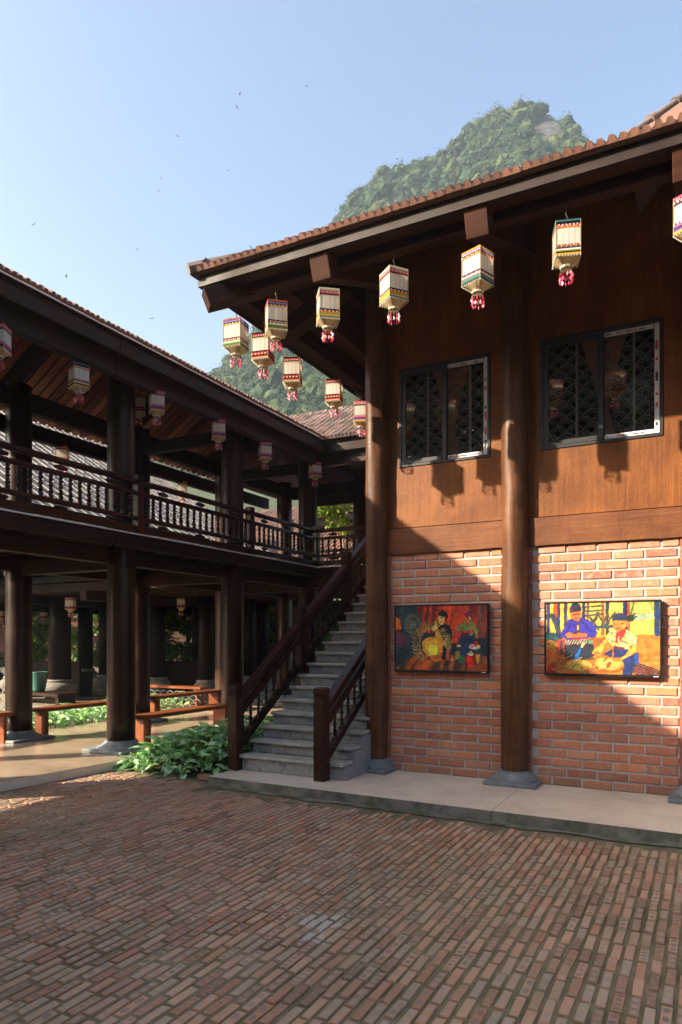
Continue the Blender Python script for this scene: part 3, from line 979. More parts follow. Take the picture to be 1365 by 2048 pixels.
# ================================================================== GALLERY ON THE LEFT
gal = thing('timber_gallery', 'dark timber two storey gallery on round columns along the left of the courtyard', 'gallery building', (-8.5, 7.37, .15))
GX = (-7.45, -9.65)
GY = [-8.47, -5.83, -3.19, -.55, 2.09, 4.73, 7.37, 10.02, 12.65, 15.2]
ZD = 3.225                                            # upper floor level
def round_col(x, y, z0, z1, r, parent, mat='wood_z', seed=0, base=True, label=None):
    c = MB().lathe([(r * (1 - .03 * (i / 20)), z0 + (z1 - z0) * i / 20) for i in range(21)], (x, y, 0), 24, 0, .003, seed)
    co = c.build('column', mat, parent, smooth=True)
    if base:
        b = MB()
        b.cbox((x - .38, y - .38, .151), (x + .38, y + .38, .195), .008)
        b.lathe([(.345, .194), (.335, .21), (.295, .225), (.26, .25), (r + .03, .275), (r + .025, .296), (r + .004, .301)], (x, y, 0), 28)
        o = b.build('base', 'stone', co); smooth_by_angle(o, 35)
    return co
k = 0
for x in GX:
    for y in GY:
        round_col(x, y, .3, 5.85 if x == GX[0] else 5.75, .2, gal, seed=k); k += 1
# upper floor: edge beams, joists, boards
YB0, YB1 = -9.4, 12.42
def ybeam(name, x, y0, y1, z0, z1, w, mat='wood_y', ch=.012, seg=2.65):
    n = max(1, int(round((y1 - y0) / seg)))
    for i in range(n):
        a = y0 + (y1 - y0) * i / n; b = y0 + (y1 - y0) * (i + 1) / n - .004
        MB().cbox((x - w / 2, a, z0), (x + w / 2, b, z1), ch).build(name, mat, gal)
ybeam('edge_beam', -7.17, YB0, YB1, 3.02, 3.208, .14, ch=.03)
ybeam('floor_beam', -7.45, YB0, 15.3, 2.80, 3.02, .16)
ybeam('floor_beam', -9.65, YB0, 15.3, 2.80, 3.02, .16)
MB().box(-7.16, YB0, 3.21, -7.085, YB1, 3.228).build('metal_edging', 'metal_strip', gal)
ybeam('edge_beam', -9.98, YB0, 18, 2.98, 3.2, .14)
for y in GY:
    MB().cbox((-9.9, y - .09, 2.74), (-7.25, y + .09, 2.985), .01).build('cross_beam', 'wood_x', gal)
y = YB0
while y < 15.3:
    MB().box(-9.88, y, 3.045, -7.26, y + .07, 3.14).build('joist', 'wood_x', gal)
    y += .33
x = -9.9
while x < -7.26:
    MB().cbox((x, YB0, 3.142), (x + .195, 15.3, 3.205), .004).build('floorboard', 'wood_y', gal)
    x += .2
# upper railing along the courtyard side
XR = -7.15
def rail_run(p0, p1, parent, mat, nb, posts=True):
    p0, p1 = Vector(p0), Vector(p1); d = (p1 - p0).normalized()
    a, b = p0 + d * .07, p1 - d * .07
    def rl(nm, z, w, h, ch=.012):
        MB().beam(a + Vector((0, 0, z)), b + Vector((0, 0, z)), w, h, ch).build(nm, mat, parent)
    rl('handrail', ZD + .745, .085, .075, .02)
    rl('middle_rail', ZD + .585, .06, .06)
    rl('lower_rail', ZD + .225, .06, .06)
    rl('toe_board', ZD + .075, .055, .1, .008)
    for t in ((.17, .5, .83) if nb > 6 else (.5,)):                 # carved spacer blocks
        q = a + (b - a) * t
        for zc, hh in ((ZD + .66, .07), (ZD + .16, .055)):
            m = MB()
            for s_, kk in ((-.075, .6), (-.035, .85), (0, 1), (.035, .85), (.075, .6)):
                c = q + d * s_
                m.lathe([(.016, -hh / 2 * kk), (.03, 0), (.016, hh / 2 * kk)], (c.x, c.y, zc), 6)
            m.build('carved_block', mat, parent)
    for i in range(nb):
        q = a + (b - a) * ((i + .5) / nb)
        baluster(q.x, q.y, ZD + .256, ZD + .555, parent, 1.3)
ys = [-.6, 2.1, 4.72, 7.40, 10.13, 12.5]
for y in ys[1:]:
    newel(XR, y, ZD, ZD + .845, gal, .063)
for a, b in zip(ys[:-1], ys[1:]):
    rail_run((XR, a, 0), (XR, b, 0), gal, 'rail', 17 if b < 12 else 15)
for a, b in zip(ys[:-1], ys[1:]):                                  # outer railing, seen through the gallery
    MB().beam((-9.95, a, ZD + .745), (-9.95, b, ZD + .745), .08, .07).build('handrail', 'rail', gal)
    MB().beam((-9.95, a, ZD + .225), (-9.95, b, ZD + .225), .06, .06).build('lower_rail', 'rail', gal)

# roof: planks on both slopes, purlins, principal rafters, eave boards, tiles
SLG = .62
XEV, ZEV = -6.60, 5.63
XRG = -8.55; ZRG = ZEV + SLG * (XEV - XRG)
def groof(x): return ZEV + SLG * (XEV - x) if x > XRG else ZRG - SLG * (XRG - x)
YR0, YR1 = -9.6, 14.2
rbx = MB()
y = YR0
while y < YR1 - .05:
    for xa, xb in ((-6.68, XRG), (-10.45, XRG)):
        if xa > -7 and y > 12.0: continue
        za, zb = groof(xa) - .11, ZRG - .11
        m = MB(); w = .138
        m.add([(xa, y, za), (xb, y, zb), (xb, y + w, zb), (xa, y + w, za), (xa, y, za + .022), (xb, y, zb + .022), (xb, y + w, zb + .022), (xa, y + w, za + .022)],
              [(0, 3, 2, 1) if xa < xb else (0, 1, 2, 3), (4, 5, 6, 7), (0, 1, 5, 4), (3, 7, 6, 2), (0, 4, 7, 3)])
        m.build('soffit_plank', 'plank', gal) if y > 2 else None
    y += .178
rb = MB()
rb.add([(-6.62, YR0, ZEV - .03), (-6.62, 14.5, ZEV - .03), (XRG, 14.5, ZRG - .03), (XRG, YR0, ZRG - .03)], [(0, 3, 2, 1), ])
rb.add([(-6.62, YR0, ZEV - .0), (-6.62, 14.5, ZEV - .0), (XRG, 14.5, ZRG), (XRG, YR0, ZRG)], [(0, 1, 2, 3)])
rb.add([(-10.5, YR0, groof(-10.5)), (-10.5, 16.5, groof(-10.5)), (XRG, 16.5, ZRG), (XRG, YR0, ZRG)], [(0, 3, 2, 1)])
rb.add([(-10.5, YR0, groof(-10.5) - .03), (-10.5, 16.5, groof(-10.5) - .03), (XRG, 16.5, ZRG - .03), (XRG, YR0, ZRG - .03)], [(0, 1, 2, 3)])
rb.build('roof', 'tile_old', gal)
ybeam('purlin', -6.90, YR0, 12.1, 5.19, 5.50, .13, 'wood_y', .012)
ybeam('fascia', -6.665, YR0, 11.95, 5.40, 5.575, .035, 'wood_y', .01)
ybeam('purlin', -7.45, YR0, 15.3, 5.60, 5.80, .15)
ybeam('purlin', -9.65, YR0, 15.3, 5.38, 5.68, .16)
ybeam('purlin', -8.55, YR0, 14.2, 6.38, 6.6, .15)
ybeam('purlin', -10.25, YR0, 15.3, 5.16, 5.42, .14)
for y in GY[:-1]:
    for xa in (-6.95, -10.2):
        MB().beam((xa, y, groof(xa) - .20), (XRG, y, ZRG - .22), .15, .2, .008).build('principal_rafter', 'bench' if False else 'wood_x', gal)
    MB().cbox((-9.7, y - .07, 5.25), (-7.4, y + .07, 5.47), .01).build('tie_beam', 'wood_x', gal) if y > 9 else None
upg = Vector((-1, 0, SLG))
tiles(gal, 'tile_old', (XEV + .03, 2.6, ZEV + .0), (0, 1, 0), upg, int((11.95 - 2.6) / .165), 2)

# benches
def bench(label, p0, p1, h=.47, w=.30):
    p0, p1 = Vector(p0), Vector(p1); c = (p0 + p1) / 2
    t = thing('bench', label, 'bench', (c.x, c.y, .15), 'plank benches between the gallery columns')
    d = (p1 - p0).normalized(); n = Vector((-d.y, d.x, 0))
    MB().beam((p0.x, p0.y, .15 + h - .03), (p1.x, p1.y, .15 + h - .03), w, .06, .008).build('seat', 'bench', t)
    for q in (p0 + d * .14, p1 - d * .14):
        m = MB()
        tf = Matrix(((d.x, n.x, 0, q.x), (d.y, n.y, 0, q.y), (0, 0, 1, .151), (0, 0, 0, 1)))
        m.cbox((-.028, -w / 2 + .02, 0), (.028, w / 2 - .02, h - .062), .005, 0, None, tf)
        m.build('leg', 'bench', t)
    return t
bench('long plank bench in front of the sunlit walkway by the leafy bed', (-7.40, 7.62), (-7.40, 9.74))
bench('plank bench in front of the sunlit ground cover', (-9.60, 7.62), (-9.60, 9.72))
bench('plank bench end at the left edge of the photo', (-9.60, 4.95), (-9.60, 7.14))
bench('plank bench behind the long one, beside the wire hoops', (-9.62, 10.25), (-9.62, 12.4))
bench('farthest plank bench, set crosswise before the carved settee', (-12.4, 12.9), (-10.4, 12.9))

# ================================================================== CROSS GALLERY BEHIND THE STAIRS
xg = thing('cross_gallery', 'tile roofed timber gallery crossing behind the top of the stairs', 'gallery building', (-5.5, 12.6, 3.2))
YEV = 11.90; YRG = 13.9; SLX = .62
ZX = ZEV
def xroof(y): return ZX + SLX * (y - YEV)
m = MB()
m.add([(-9.4, YEV + .02, ZX - .01), (-1.5, YEV + .02, ZX - .01), (-1.5, YRG, xroof(YRG)), (-9.4, YRG, xroof(YRG))], [(0, 1, 2, 3)])
m.add([(-9.4, 15.9, ZX), (-1.5, 15.9, ZX), (-1.5, YRG, xroof(YRG)), (-9.4, YRG, xroof(YRG))], [(0, 3, 2, 1)])
m.add([(-6.7, YEV + .02, ZX - .04), (-1.5, YEV + .02, ZX - .04), (-1.5, YRG, xroof(YRG) - .04), (-8.5, YRG, xroof(YRG) - .04)], [(0, 3, 2, 1)])
m.add([(-9.4, 15.9, ZX - .04), (-1.5, 15.9, ZX - .04), (-1.5, YRG, xroof(YRG) - .04), (-9.4, YRG, xroof(YRG) - .04)], [(0, 1, 2, 3)])
m.build('roof', 'tile_old', xg)
def keep(p):                                               # only the part clear of the left roof (valley line)
    return p.x > XEV - (p.y - YEV) * 1.0 - .35
tiles(xg, 'tile_mix', (-9.0, YEV - .04, ZX + .005), (1, 0, 0), (0, 1, SLX), 34, 12, keep, 298)
for i in range(18):
    x = -9.3 + i * .4
    o = MB().tube([(x, YRG, xroof(YRG) + .03), (x + .05, YRG, xroof(YRG) + .035), (x + .06, YRG, xroof(YRG) + .02), (x + .41, YRG, xroof(YRG) + .02)], [.085, .085, .07, .07], 8).build('ridge_tile', 'ridge_tile', xg)
    smooth_by_angle(o, 50)
MB().cbox((-6.66, YEV + .06, 5.40), (-1.6, YEV + .10, 5.575), .01).build('fascia', 'wood_x', xg)
MB().cbox((-6.83, YEV + .22, 5.19), (-1.6, YEV + .35, 5.50), .012).build('purlin', 'rail', xg)
MB().cbox((-9.4, 15.5, 5.15), (-1.6, 15.63, 5.45), .012).build('purlin', 'wood_x', xg)
MB().cbox((-7.4, 12.6, 5.45), (-1.6, 12.75, 5.7), .012).build('purlin', 'wood_x', xg)
MB().cbox((-9.4, 15.1, 5.3), (-1.6, 15.26, 5.6), .012).build('purlin', 'wood_x', xg)
x = -7.2
while x < -2:
    MB().beam((x, YEV + .3, xroof(YEV + .3) - .1), (x, YRG, xroof(YRG) - .1), .07, .09, .006).build('rafter', 'wood_y', xg)
    x += .32
MB().cbox((-7.05, 12.44, 3.02), (-5.2, 12.58, 3.208), .02).build('edge_beam', 'wood_x', xg)
MB().box(-7.08, 12.41, 3.21, -5.2, 12.47, 3.228).build('metal_edging', 'metal_strip', xg)
y = 12.6
while y < 15.4:
    MB().cbox((-7.24, y, 3.12), (-1.6, y + .195, 3.205), .004).build('floorboard', 'wood_x', xg); y += .2
MB().cbox((-7.3, 12.5, 2.8), (-1.6, 12.68, 3.0), .012).build('floor_beam', 'wood_x', xg)
for i, (x, y) in enumerate(((-5.0, 12.65), (-5.0, 15.2), (-2.4, 12.65), (-2.4, 15.2))):
    round_col(x, y, .3, 5.75, .19, xg, seed=40 + i)
rail_run((XR, 12.5, 0), (-5.15, 12.5, 0), xg, 'rail', 13)
rail_run((-9.6, 15.45, 0), (-2.4, 15.45, 0), xg, 'rail', 46)

exec_parts = []
# ================================================================== LANTERNS
PAL = {k: lin(v) for k, v in dict(cream='dad3c6', tan='c6b08a', red='b3152b', orange='d9731c', yellow='d9a81e', green='2f6b4a', olive='7d7a22', blue='22337f', navy='15183a', pink='d9528e', violet='6a4aa0', teal='2c7f88', black='17131a', white='e8e2d4', lilac='a58ac8', lime='8aa63a', rust='8a3a1c').items()}
STYLES = [
    dict(top=['orange', 'blue', 'lilac', 'navy', '*gr', 'yellow'], low=['navy', 'red*', '*gr', 'white', 'lime', 'green', 'olive'], edge='orange'),
    dict(top=['white', 'yellow', 'violet', '*ry', 'red', 'navy'], low=['navy', '*rb', 'orange', 'lime', 'yellow', 'teal'], edge='white'),
    dict(top=['yellow', 'violet', '*vw', 'navy', 'red*', 'orange'], low=['navy', '*pg', 'white', 'rust', 'teal', 'green', 'navy'], edge='yellow'),
    dict(top=['teal', 'black', 'black', '*rw', 'red*', 'orange'], low=['red*', '*by', 'navy', 'white', 'olive', 'black', 'yellow'], edge='teal'),
    dict(top=['black', 'red', '*rw', 'black', 'tan'], low=['black', 'red', '*rb', 'black', 'red', 'tan'], edge='black'),
    dict(top=['pink', 'red*', '*rw', 'navy'], low=['*rw', 'pink', 'navy', 'violet', 'yellow'], edge='red'),
]
PAT = {'*gr': ('green', 'red', 'white', 'navy'), '*ry': ('red', 'yellow', 'navy', 'white'), '*vw': ('violet', 'white'), '*rw': ('red', 'white', 'navy'), '*rb': ('red', 'navy', 'yellow', 'white'),
       '*pg': ('pink', 'red', 'green', 'yellow', 'navy'), '*by': ('blue', 'yellow', 'red', 'green'), 'red*': ('red', 'red', 'red', 'yellow', 'white')}
PAL = {k: tuple(.95 * q + .05 * w_ for q, w_ in zip(v, PAL['cream'])) if k not in ('cream', 'tan', 'black') else v for k, v in PAL.items()}
def lantern_parts(style, seed):
    r = random.Random(seed)
    w, zt, zb, zf = .105, .0, -.315, -.375
    sd = STYLES[style]
    # four cloth sides with a bulge, woven stripes
    body = MB(); band_hi = MB(); band_lo = MB()
    nz0, nz1 = zt - .072, zb + .094
    for s_ in range(4):
        rot = Matrix.Rotation(s_ * math.pi / 2, 3, 'Z')
        nx = 12
        for i in range(nx):
            a, b = -w + 2 * w * i / nx, -w + 2 * w * (i + 1) / nx
            bul = lambda q: .004 * math.cos(q / w * 1.4)
            c = PAL['cream'] if i % 3 else tuple(q * .84 for q in PAL['cream'])
            c = tuple(q * r.uniform(.93, 1.04) for q in c)
            V = [rot @ Vector((a, -w - bul(a), nz1)), rot @ Vector((b, -w - bul(b), nz1)), rot @ Vector((b, -w - bul(b), nz0)), rot @ Vector((a, -w - bul(a), nz0))]
            body.add(V, [(0, 1, 2, 3)], 0, c)
        for rows, z0, z1 in ((sd['top'], nz0, zt), (sd['low'][::-1], zb, nz1)):
            bands = band_lo if z0 == zb else band_hi
            rows = rows if z0 == zb else rows[::-1]
            n = len(rows)
            for ri, rw in enumerate(rows):
                za, zc = z0 + (z1 - z0) * ri / n, z0 + (z1 - z0) * (ri + 1) / n
                pt = PAT.get(rw)
                cells = 20 if pt else 1
                for i in range(cells):
                    a, b = -w - .003 + 2 * (w + .003) * i / cells, -w - .003 + 2 * (w + .003) * (i + 1) / cells
                    c = PAL[pt[(i * 7 + ri + s_) % len(pt)]] if pt else PAL[rw]
                    V = [rot @ Vector((a, -w - .0055, za)), rot @ Vector((b, -w - .0055, za)), rot @ Vector((b, -w - .0055, zc)), rot @ Vector((a, -w - .0055, zc))]
                    bands.add(V, [(0, 1, 2, 3)], 0, c)
    trim = MB()                                                    # edging cord and corner seams
    ec = PAL[sd['edge']]
    k = w + .005
    for s_ in range(4):
        rot = Matrix.Rotation(s_ * math.pi / 2, 3, 'Z')
        trim.tube([rot @ Vector((-k, -k, zt)), rot @ Vector((k, -k, zt))], .004, 4, 0, ec)
        trim.tube([rot @ Vector((-k, -k, zb)), rot @ Vector((-k, -k, zt))], .003, 4, 0, PAL['tan'])
    fun = MB(); rf = .058                                           # cloth funnel below
    V = []; n = 16
    for i in range(n):
        s_ = i // 4; t = (i % 4) / 4 * 2 - 1
        p = Matrix.Rotation(s_ * math.pi / 2, 3, 'Z') @ Vector((t * w, -w, zb)); V.append(p)
    for i in range(n):
        a = -math.pi * .75 + i * 2 * math.pi / n; V.append(Vector((rf * math.cos(a), rf * math.sin(a), zf)))
    for i in range(n):
        a = -math.pi * .75 + i * 2 * math.pi / n; V.append(Vector((rf * math.cos(a), rf * math.sin(a), zf - .02)))
    for b_ in (0, n):
        for i in range(n):
            fun.add([V[b_ + i], V[b_ + (i + 1) % n], V[b_ + n + (i + 1) % n], V[b_ + n + i]], [(0, 3, 2, 1)], 0, tuple(q * (1 if (i % 4) else .75) for q in PAL['tan']) if b_ == 0 else (PAL['tan'] if i % 2 else PAL['white']))
    bead = MB()
    for s_ in range(4):
        rot = Matrix.Rotation(s_ * math.pi / 2, 3, 'Z')
        for i in range(9):
            p = rot @ Vector((-w + 2 * w * i / 8.001, -w - .008, zb - .012))
            bead.lathe([(.001, -.008), (.0055, -.003), (.004, .006)], p, 5, 0, col=PAL['white'])
    tas = MB()
    n = 12
    for i in range(n):
        a = 2 * math.pi * i / n
        x, y = rf * math.cos(a), rf * math.sin(a)
        tas.tube([(x, y, zf - .02), (x, y, zf - .06 - .045 * (i % 2))], .002, 3, 0, PAL['tan'])
        tas.lathe([(.002, -.012), (.007, 0), (.002, .012)], (x, y, zf - .035), 5, 0, col=PAL['black'])
        for lv in range(2):
            zc = zf - .058 - .046 * lv - .008 * (i % 2); l = .046
            ph = a + r.uniform(-.8, .8); wv = .0145
            c = tuple(min(1, q * r.uniform(.8, 1.25)) for q in lin(r.choice(('e0506c', 'ec7a90', 'd8405c', 'f4b0ba', 'f8dcde', 'd03a58'))))
            dx, dy = math.cos(ph) * wv, math.sin(ph) * wv; nx_, ny_ = -math.sin(ph) * .004, math.cos(ph) * .004
            Vp = [(x, y, zc), (x - dx, y - dy, zc - l * .45), (x + nx_, y + ny_, zc - l * .5), (x + dx, y + dy, zc - l * .45), (x, y, zc - l), (x - nx_, y - ny_, zc - l * .5)]
            tas.add(Vp, [(0, 1, 2), (0, 2, 3), (1, 4, 2), (2, 4, 3), (0, 5, 1), (0, 3, 5), (1, 5, 4), (5, 3, 4)], 0, c)
    hook = MB().tube([(0, 0, -.02), (.003, 0, .06), (.012, 0, .085), (-.004, 0, .11), (0, 0, .215)], .0042, 5)
    for s_ in (0, 1):
        rot = Matrix.Rotation(s_ * math.pi / 2, 3, 'Z')
        hook.tube([rot @ Vector((-w, 0, -.012)), rot @ Vector((w, 0, -.012))], .004, 4)
    return [('cloth_shade', body.mesh('cloth_shade', 'cloth')), ('woven_band', band_hi.mesh('woven_band', 'cloth')), ('woven_band', band_lo.mesh('woven_band', 'cloth')), ('trim_cord', trim.mesh('trim_cord', 'cloth')),
            ('shade_base', fun.mesh('shade_base', 'cloth')), ('bead_fringe', bead.mesh('bead_fringe', 'cloth')), ('tassels', tas.mesh('tassels', 'petal')), ('hook', hook.mesh('hook', 'wire'))]
LP = [lantern_parts(i, i) for i in range(len(STYLES))]
def lantern(label, x, y, ztassel, style, rot, group, sc=1.0, full=True):
    sc *= .9
    t = thing('lantern', label, 'lantern', (x, y, ztassel + .47 * sc / .9), group)
    t.rotation_euler.z = math.radians(rot); t.scale = (sc, sc, sc)
    for nm, me in LP[style]:
        if not full and nm in ('hook', 'bead_fringe', 'trim_cord'):
            continue
        o = bpy.data.objects.new(nm, me); COL.objects.link(o); o.parent = t
    return t
G1 = 'cloth lanterns under the eaves of the brick building'
YL = 6.03
lantern('cloth lantern at the outer corner of the roof, against the sky', -4.43, 6.02, 4.64, 0, 8, G1)
lantern('cloth lantern with orange rim, first along the front eave from the roof corner', -3.93, YL, 4.72, 0, 42, G1)
lantern('cloth lantern with white rim hanging just below the square rafter end', -3.32, YL, 4.70, 1, 38, G1)
lantern('cloth lantern hanging in front of the corner column', -2.61, YL, 4.73, 1, 52, G1)
lantern('cloth lantern with yellow rim below the middle rafter end', -1.80, YL, 4.70, 2, 70, G1)
lantern('cloth lantern with teal rim hanging between the two windows', -1.04, YL, 4.73, 3, 18, G1)
lantern('red rimmed cloth lantern cut by the right edge of the photo', -.095, YL, 4.70, 5, 62, G1)
lantern('shaded cloth lantern just behind the corner pair, before the hill', -4.43, 6.53, 4.69, 4, 12, G1)
lantern('cloth lantern below the side eave beam tip, dark banded', -4.43, 7.16, 4.64, 4, 22, G1)
lantern('dark banded lantern over the cross gallery roof', -4.43, 8.22, 4.73, 4, 14, G1)
lantern('cloth lantern half hidden by the corner column, over the far tiles', -4.43, 9.05, 4.69, 5, 20, G1)
G2 = 'cloth lanterns under the eave of the left gallery'
for y, z, st_, rt, lb in ((5.02, 4.68, 5, 30, 'cloth lantern cut by the left edge of the photo, under the gallery eave'),
                          (6.12, 4.63, 3, 70, 'cloth lantern with teal and red bands before the gallery planks'),
                          (7.50, 4.73, 5, 52, 'cloth lantern right of the upper gallery column, navy lower band'),
                          (8.91, 4.72, 5, 45, 'middle cloth lantern of the gallery eave, pink bands'),
                          (10.23, 4.69, 5, 50, 'cloth lantern over the dark gallery opening, before the cross gallery'),
                          (12.0, 4.74, 5, 58, 'cloth lantern in the inner corner where the two galleries meet')):
    lantern(lb, -6.9, y, z + .05, st_, rt, G2, .96)
lantern('shaded lantern hanging inside the gallery behind the front column', -8.3, 8.6, 5.28, 4, 40, G2)
lantern('sunlit lantern on the far side of the upper gallery, behind the handrail', -10.25, 8.72, 4.72, 5, 35, G2)
lantern('sunlit lantern on the far side of the gallery, right of the first newel post', -10.25, 11.95, 4.72, 2, 35, G2)
G3 = 'lanterns on the far side of the cross gallery'
lantern('backlit lantern left of the dark column behind the cross gallery rail', -9.9, 15.85, 4.45, 4, 40, G3)
lantern('backlit lantern at the dark column behind the cross gallery', -8.95, 15.85, 4.40, 4, 40, G3)
lantern('backlit lantern before the bright yellow green leaves', -7.98, 15.85, 4.50, 4, 20, G3)
G4 = 'lanterns hanging in the open hall below the galleries'
for x, y, z, st_, rt, lb in ((-13.7, 11.9, 2.27, 5, 25, 'pale lantern before the thick hall column on the left'),
                             (-20.2, 16.4, 2.25, 4, 30, 'small sunlit lantern before the far house'),
                             (-19.8, 14.5, 2.2, 4, 20, 'small lantern at the left edge under the gallery'),
                             (-12.05, 14.0, 2.35, 4, 35, 'shaded lantern between two hall columns'),
                             (-10.25, 16.1, 2.1, 5, 40, 'small pale lantern left of the stair handrail'),
                             (-20.9, 25.0, 2.2, 5, 30, 'tiny sunlit lantern before the palm leaves')):
    lantern(lb, x, y, z, st_, rt, G4, 1.0, False)

# ================================================================== PAINTINGS
def inpoly(X, Y, poly):
    c = np.zeros(X.shape, bool); n = len(poly)
    for i in range(n):
        (x1, y1), (x2, y2) = poly[i], poly[(i + 1) % n]
        if y1 == y2: continue
        q = ((y1 > Y) != (y2 > Y)) & (X < (x2 - x1) * (Y - y1) / (y2 - y1) + x1)
        c ^= q
    return c
class Raster:
    def __init__(s, w, h, c):
        s.w, s.h = w, h
        s.X, s.Y = np.meshgrid((np.arange(w) + .5) / w, (np.arange(h) + .5) / h)       # y measured from the top
        s.a = np.zeros((h, w, 3)); s.a[:] = lin(c)
        s.n = rng.random((h, w))
    def poly(s, pts, c, k=1.0):
        m = inpoly(s.X, s.Y, pts); s.a[m] = s.a[m] * (1 - k) + np.array(lin(c)) * k
    def ell(s, cx, cy, rx, ry, c, k=1.0):
        m = ((s.X - cx) / rx) ** 2 + ((s.Y - cy) / ry) ** 2 < 1; s.a[m] = s.a[m] * (1 - k) + np.array(lin(c)) * k
    def line(s, p, q, wd, c):
        (x1, y1), (x2, y2) = p, q
        asp = s.h / s.w
        dx, dy = x2 - x1, (y2 - y1) * asp; l2 = dx * dx + dy * dy + 1e-9
        t = np.clip(((s.X - x1) * dx + (s.Y - y1) * asp * dy) / l2, 0, 1)
        d = np.hypot(s.X - x1 - t * dx, (s.Y - y1) * asp - t * dy)
        s.a[d < wd] = lin(c)
    def streak(s, x0, y0, x1, y1, c1, c2, vert=True, k=.8, f=40):
        m = (s.X >= x0) & (s.X < x1) & (s.Y >= y0) & (s.Y < y1)
        ph = s.X * f if vert else s.Y * f
        t = (.5 + .5 * np.sin(ph + 3 * np.sin(ph * .37) + s.n * 1.2 + (s.Y if vert else s.X) * 6))[..., None]
        cc = np.array(lin(c1)) * t + np.array(lin(c2)) * (1 - t)
        s.a[m] = s.a[m] * (1 - k) + cc[m] * k
def canvas(parent, ras, x0, x1, z0, z1, y):
    h, w = ras.h, ras.w
    def smooth(k, sd):
        q = np.random.default_rng(sd).normal(size=(h // k + 3, w // k + 3))
        yy = np.linspace(0, h / k, h); xx = np.linspace(0, w / k, w)
        y0_, x0_ = yy.astype(int), xx.astype(int); fy, fx = (yy - y0_)[:, None], (xx - x0_)[None, :]
        g = lambda a_, b_: q[np.ix_(y0_ + a_, x0_ + b_)]
        return g(0, 0) * (1 - fy) * (1 - fx) + g(1, 0) * fy * (1 - fx) + g(0, 1) * (1 - fy) * fx + g(1, 1) * fy * fx
    J, I = np.meshgrid(np.arange(w), np.arange(h))
    I2 = np.clip(I + .45 * smooth(7, 1) + .3 * smooth(3, 2), 0, h - 1).astype(int); J2 = np.clip(J + .45 * smooth(7, 3) + .3 * smooth(3, 4), 0, w - 1).astype(int)
    a_ = ras.a[I2, J2]
    lum = a_.mean(2); gy, gx = np.gradient(lum); edge = np.clip(np.hypot(gx, gy) * 5, 0, .55)
    br = 1 + .16 * smooth(6, 5) + .13 * smooth(3, 6) + .10 * smooth(18, 7)
    tint = np.stack([1 + .10 * smooth(9, 8), 1 + .07 * smooth(9, 9), 1 + .14 * smooth(9, 10)], -1)
    sh = np.clip(.8 * a_ * (br * (1 - edge))[..., None] * tint * (.9 + .2 * ras.n[..., None]), .004, .9)
    vx = np.linspace(x0, x1, w + 1); vz = np.linspace(z1, z0, h + 1)
    GX_, GZ_ = np.meshgrid(vx, vz)
    V = np.stack([GX_.ravel(), np.full(GX_.size, y), GZ_.ravel()], 1)
    i = np.arange(h)[:, None] * (w + 1) + np.arange(w)[None, :]
    F = np.stack([i + w + 1, i + w + 2, i + 1, i], -1).reshape(-1, 4)
    off = np.array([(x0 + x1) / 2, y, z0])
    me = bpy.data.meshes.new('canvas'); me.from_pydata((V - off).tolist(), [], F.tolist())
    at = me.color_attributes.new('col', 'FLOAT_COLOR', 'CORNER')
    c = np.ones((h * w, 4, 4), np.float32); c[:, :, :3] = sh.reshape(-1, 1, 3)
    at.data.foreach_set('color', c.ravel())
    me.materials.append(M['paint'])
    return place('canvas', me, tuple(off), parent)
def picture(label, x0, x1, z0, z1, ras, gain=.8):
    ras.a = np.clip(ras.a * gain / .8, 0, .95)
    t = thing('painting', label, 'painting', ((x0 + x1) / 2, W - .03, z0), 'framed paintings on the brick wall')
    ya, yb = W - .062, W - .006
    m = MB(); fw = .016
    m.cbox((x0, ya, z0), (x0 + fw, yb, z1), .003); m.cbox((x1 - fw, ya, z0), (x1, yb, z1), .003)
    m.cbox((x0 + fw, ya, z1 - fw), (x1 - fw, yb, z1), .003); m.cbox((x0 + fw, ya, z0), (x1 - fw, yb, z0 + fw * 1.7), .003)
    m.box(x0 + fw, yb - .012, z0 + fw, x1 - fw, yb - .002, z1 - fw)
    m.build('frame', 'frame_black', t)
    canvas(t, ras, x0 + fw, x1 - fw, z0 + fw * 1.7, z1 - fw, ya + .008)
    MB().box(x1 - .075, ya - .003, z0 + .009, x1 - .028, ya - .0005, z0 + .017).build('title_tag', 'white', t)
# woven basket by the fire (dark one)
r1 = Raster(210, 150, '23343f')
r1.streak(.24, 0, 1, .42, 'c8442a', '5a2a28', True, .95, 46); r1.streak(.5, 0, .78, .36, 'e0502a', 'a8382a', True, .9, 60)
r1.streak(.9, 0, 1, .5, '4a4a48', '9a3c30', True, .8, 50); r1.streak(0, 0, .25, .9, '22384a', '3a4238', True, .7, 30)
r1.poly([(0, .16), (.05, .2), (.07, .36), (0, .37)], 'c8642c'); r1.ell(.05, .52, .07, .13, '5a3248')
for rr_ in (.15, .12, .09, .06): r1.ell(.19, .28, rr_ * .75, rr_ * 1.3, '31454c' if int(rr_ * 100) % 2 else '66665a', .7)
r1.streak(0, .76, 1, 1, 'b0582e', '3c3830', True, .9, 30)
for i in range(7): r1.line((.05 + .12 * i, 1), (.2 + .1 * i, .76), .006, '33302c')
r1.poly([(0, .72), (.2, .6), (.24, .74), (.02, .95), (0, .95)], '2c3c40'); r1.poly([(.3, .88), (.42, .84), (.38, 1), (.22, 1)], 'c05a30')
r1.poly([(.62, .35), (.74, .38), (.72, .6), (.62, .58)], 'a03c2e'); r1.poly([(.63, .48), (.71, .5), (.69, .58), (.62, .57)], 'd8452f')
r1.poly([(.44, .33), (.5, .27), (.6, .3), (.63, .42), (.62, .62), (.6, .82), (.5, .84), (.45, .6)], '14202a')       # dark blouse
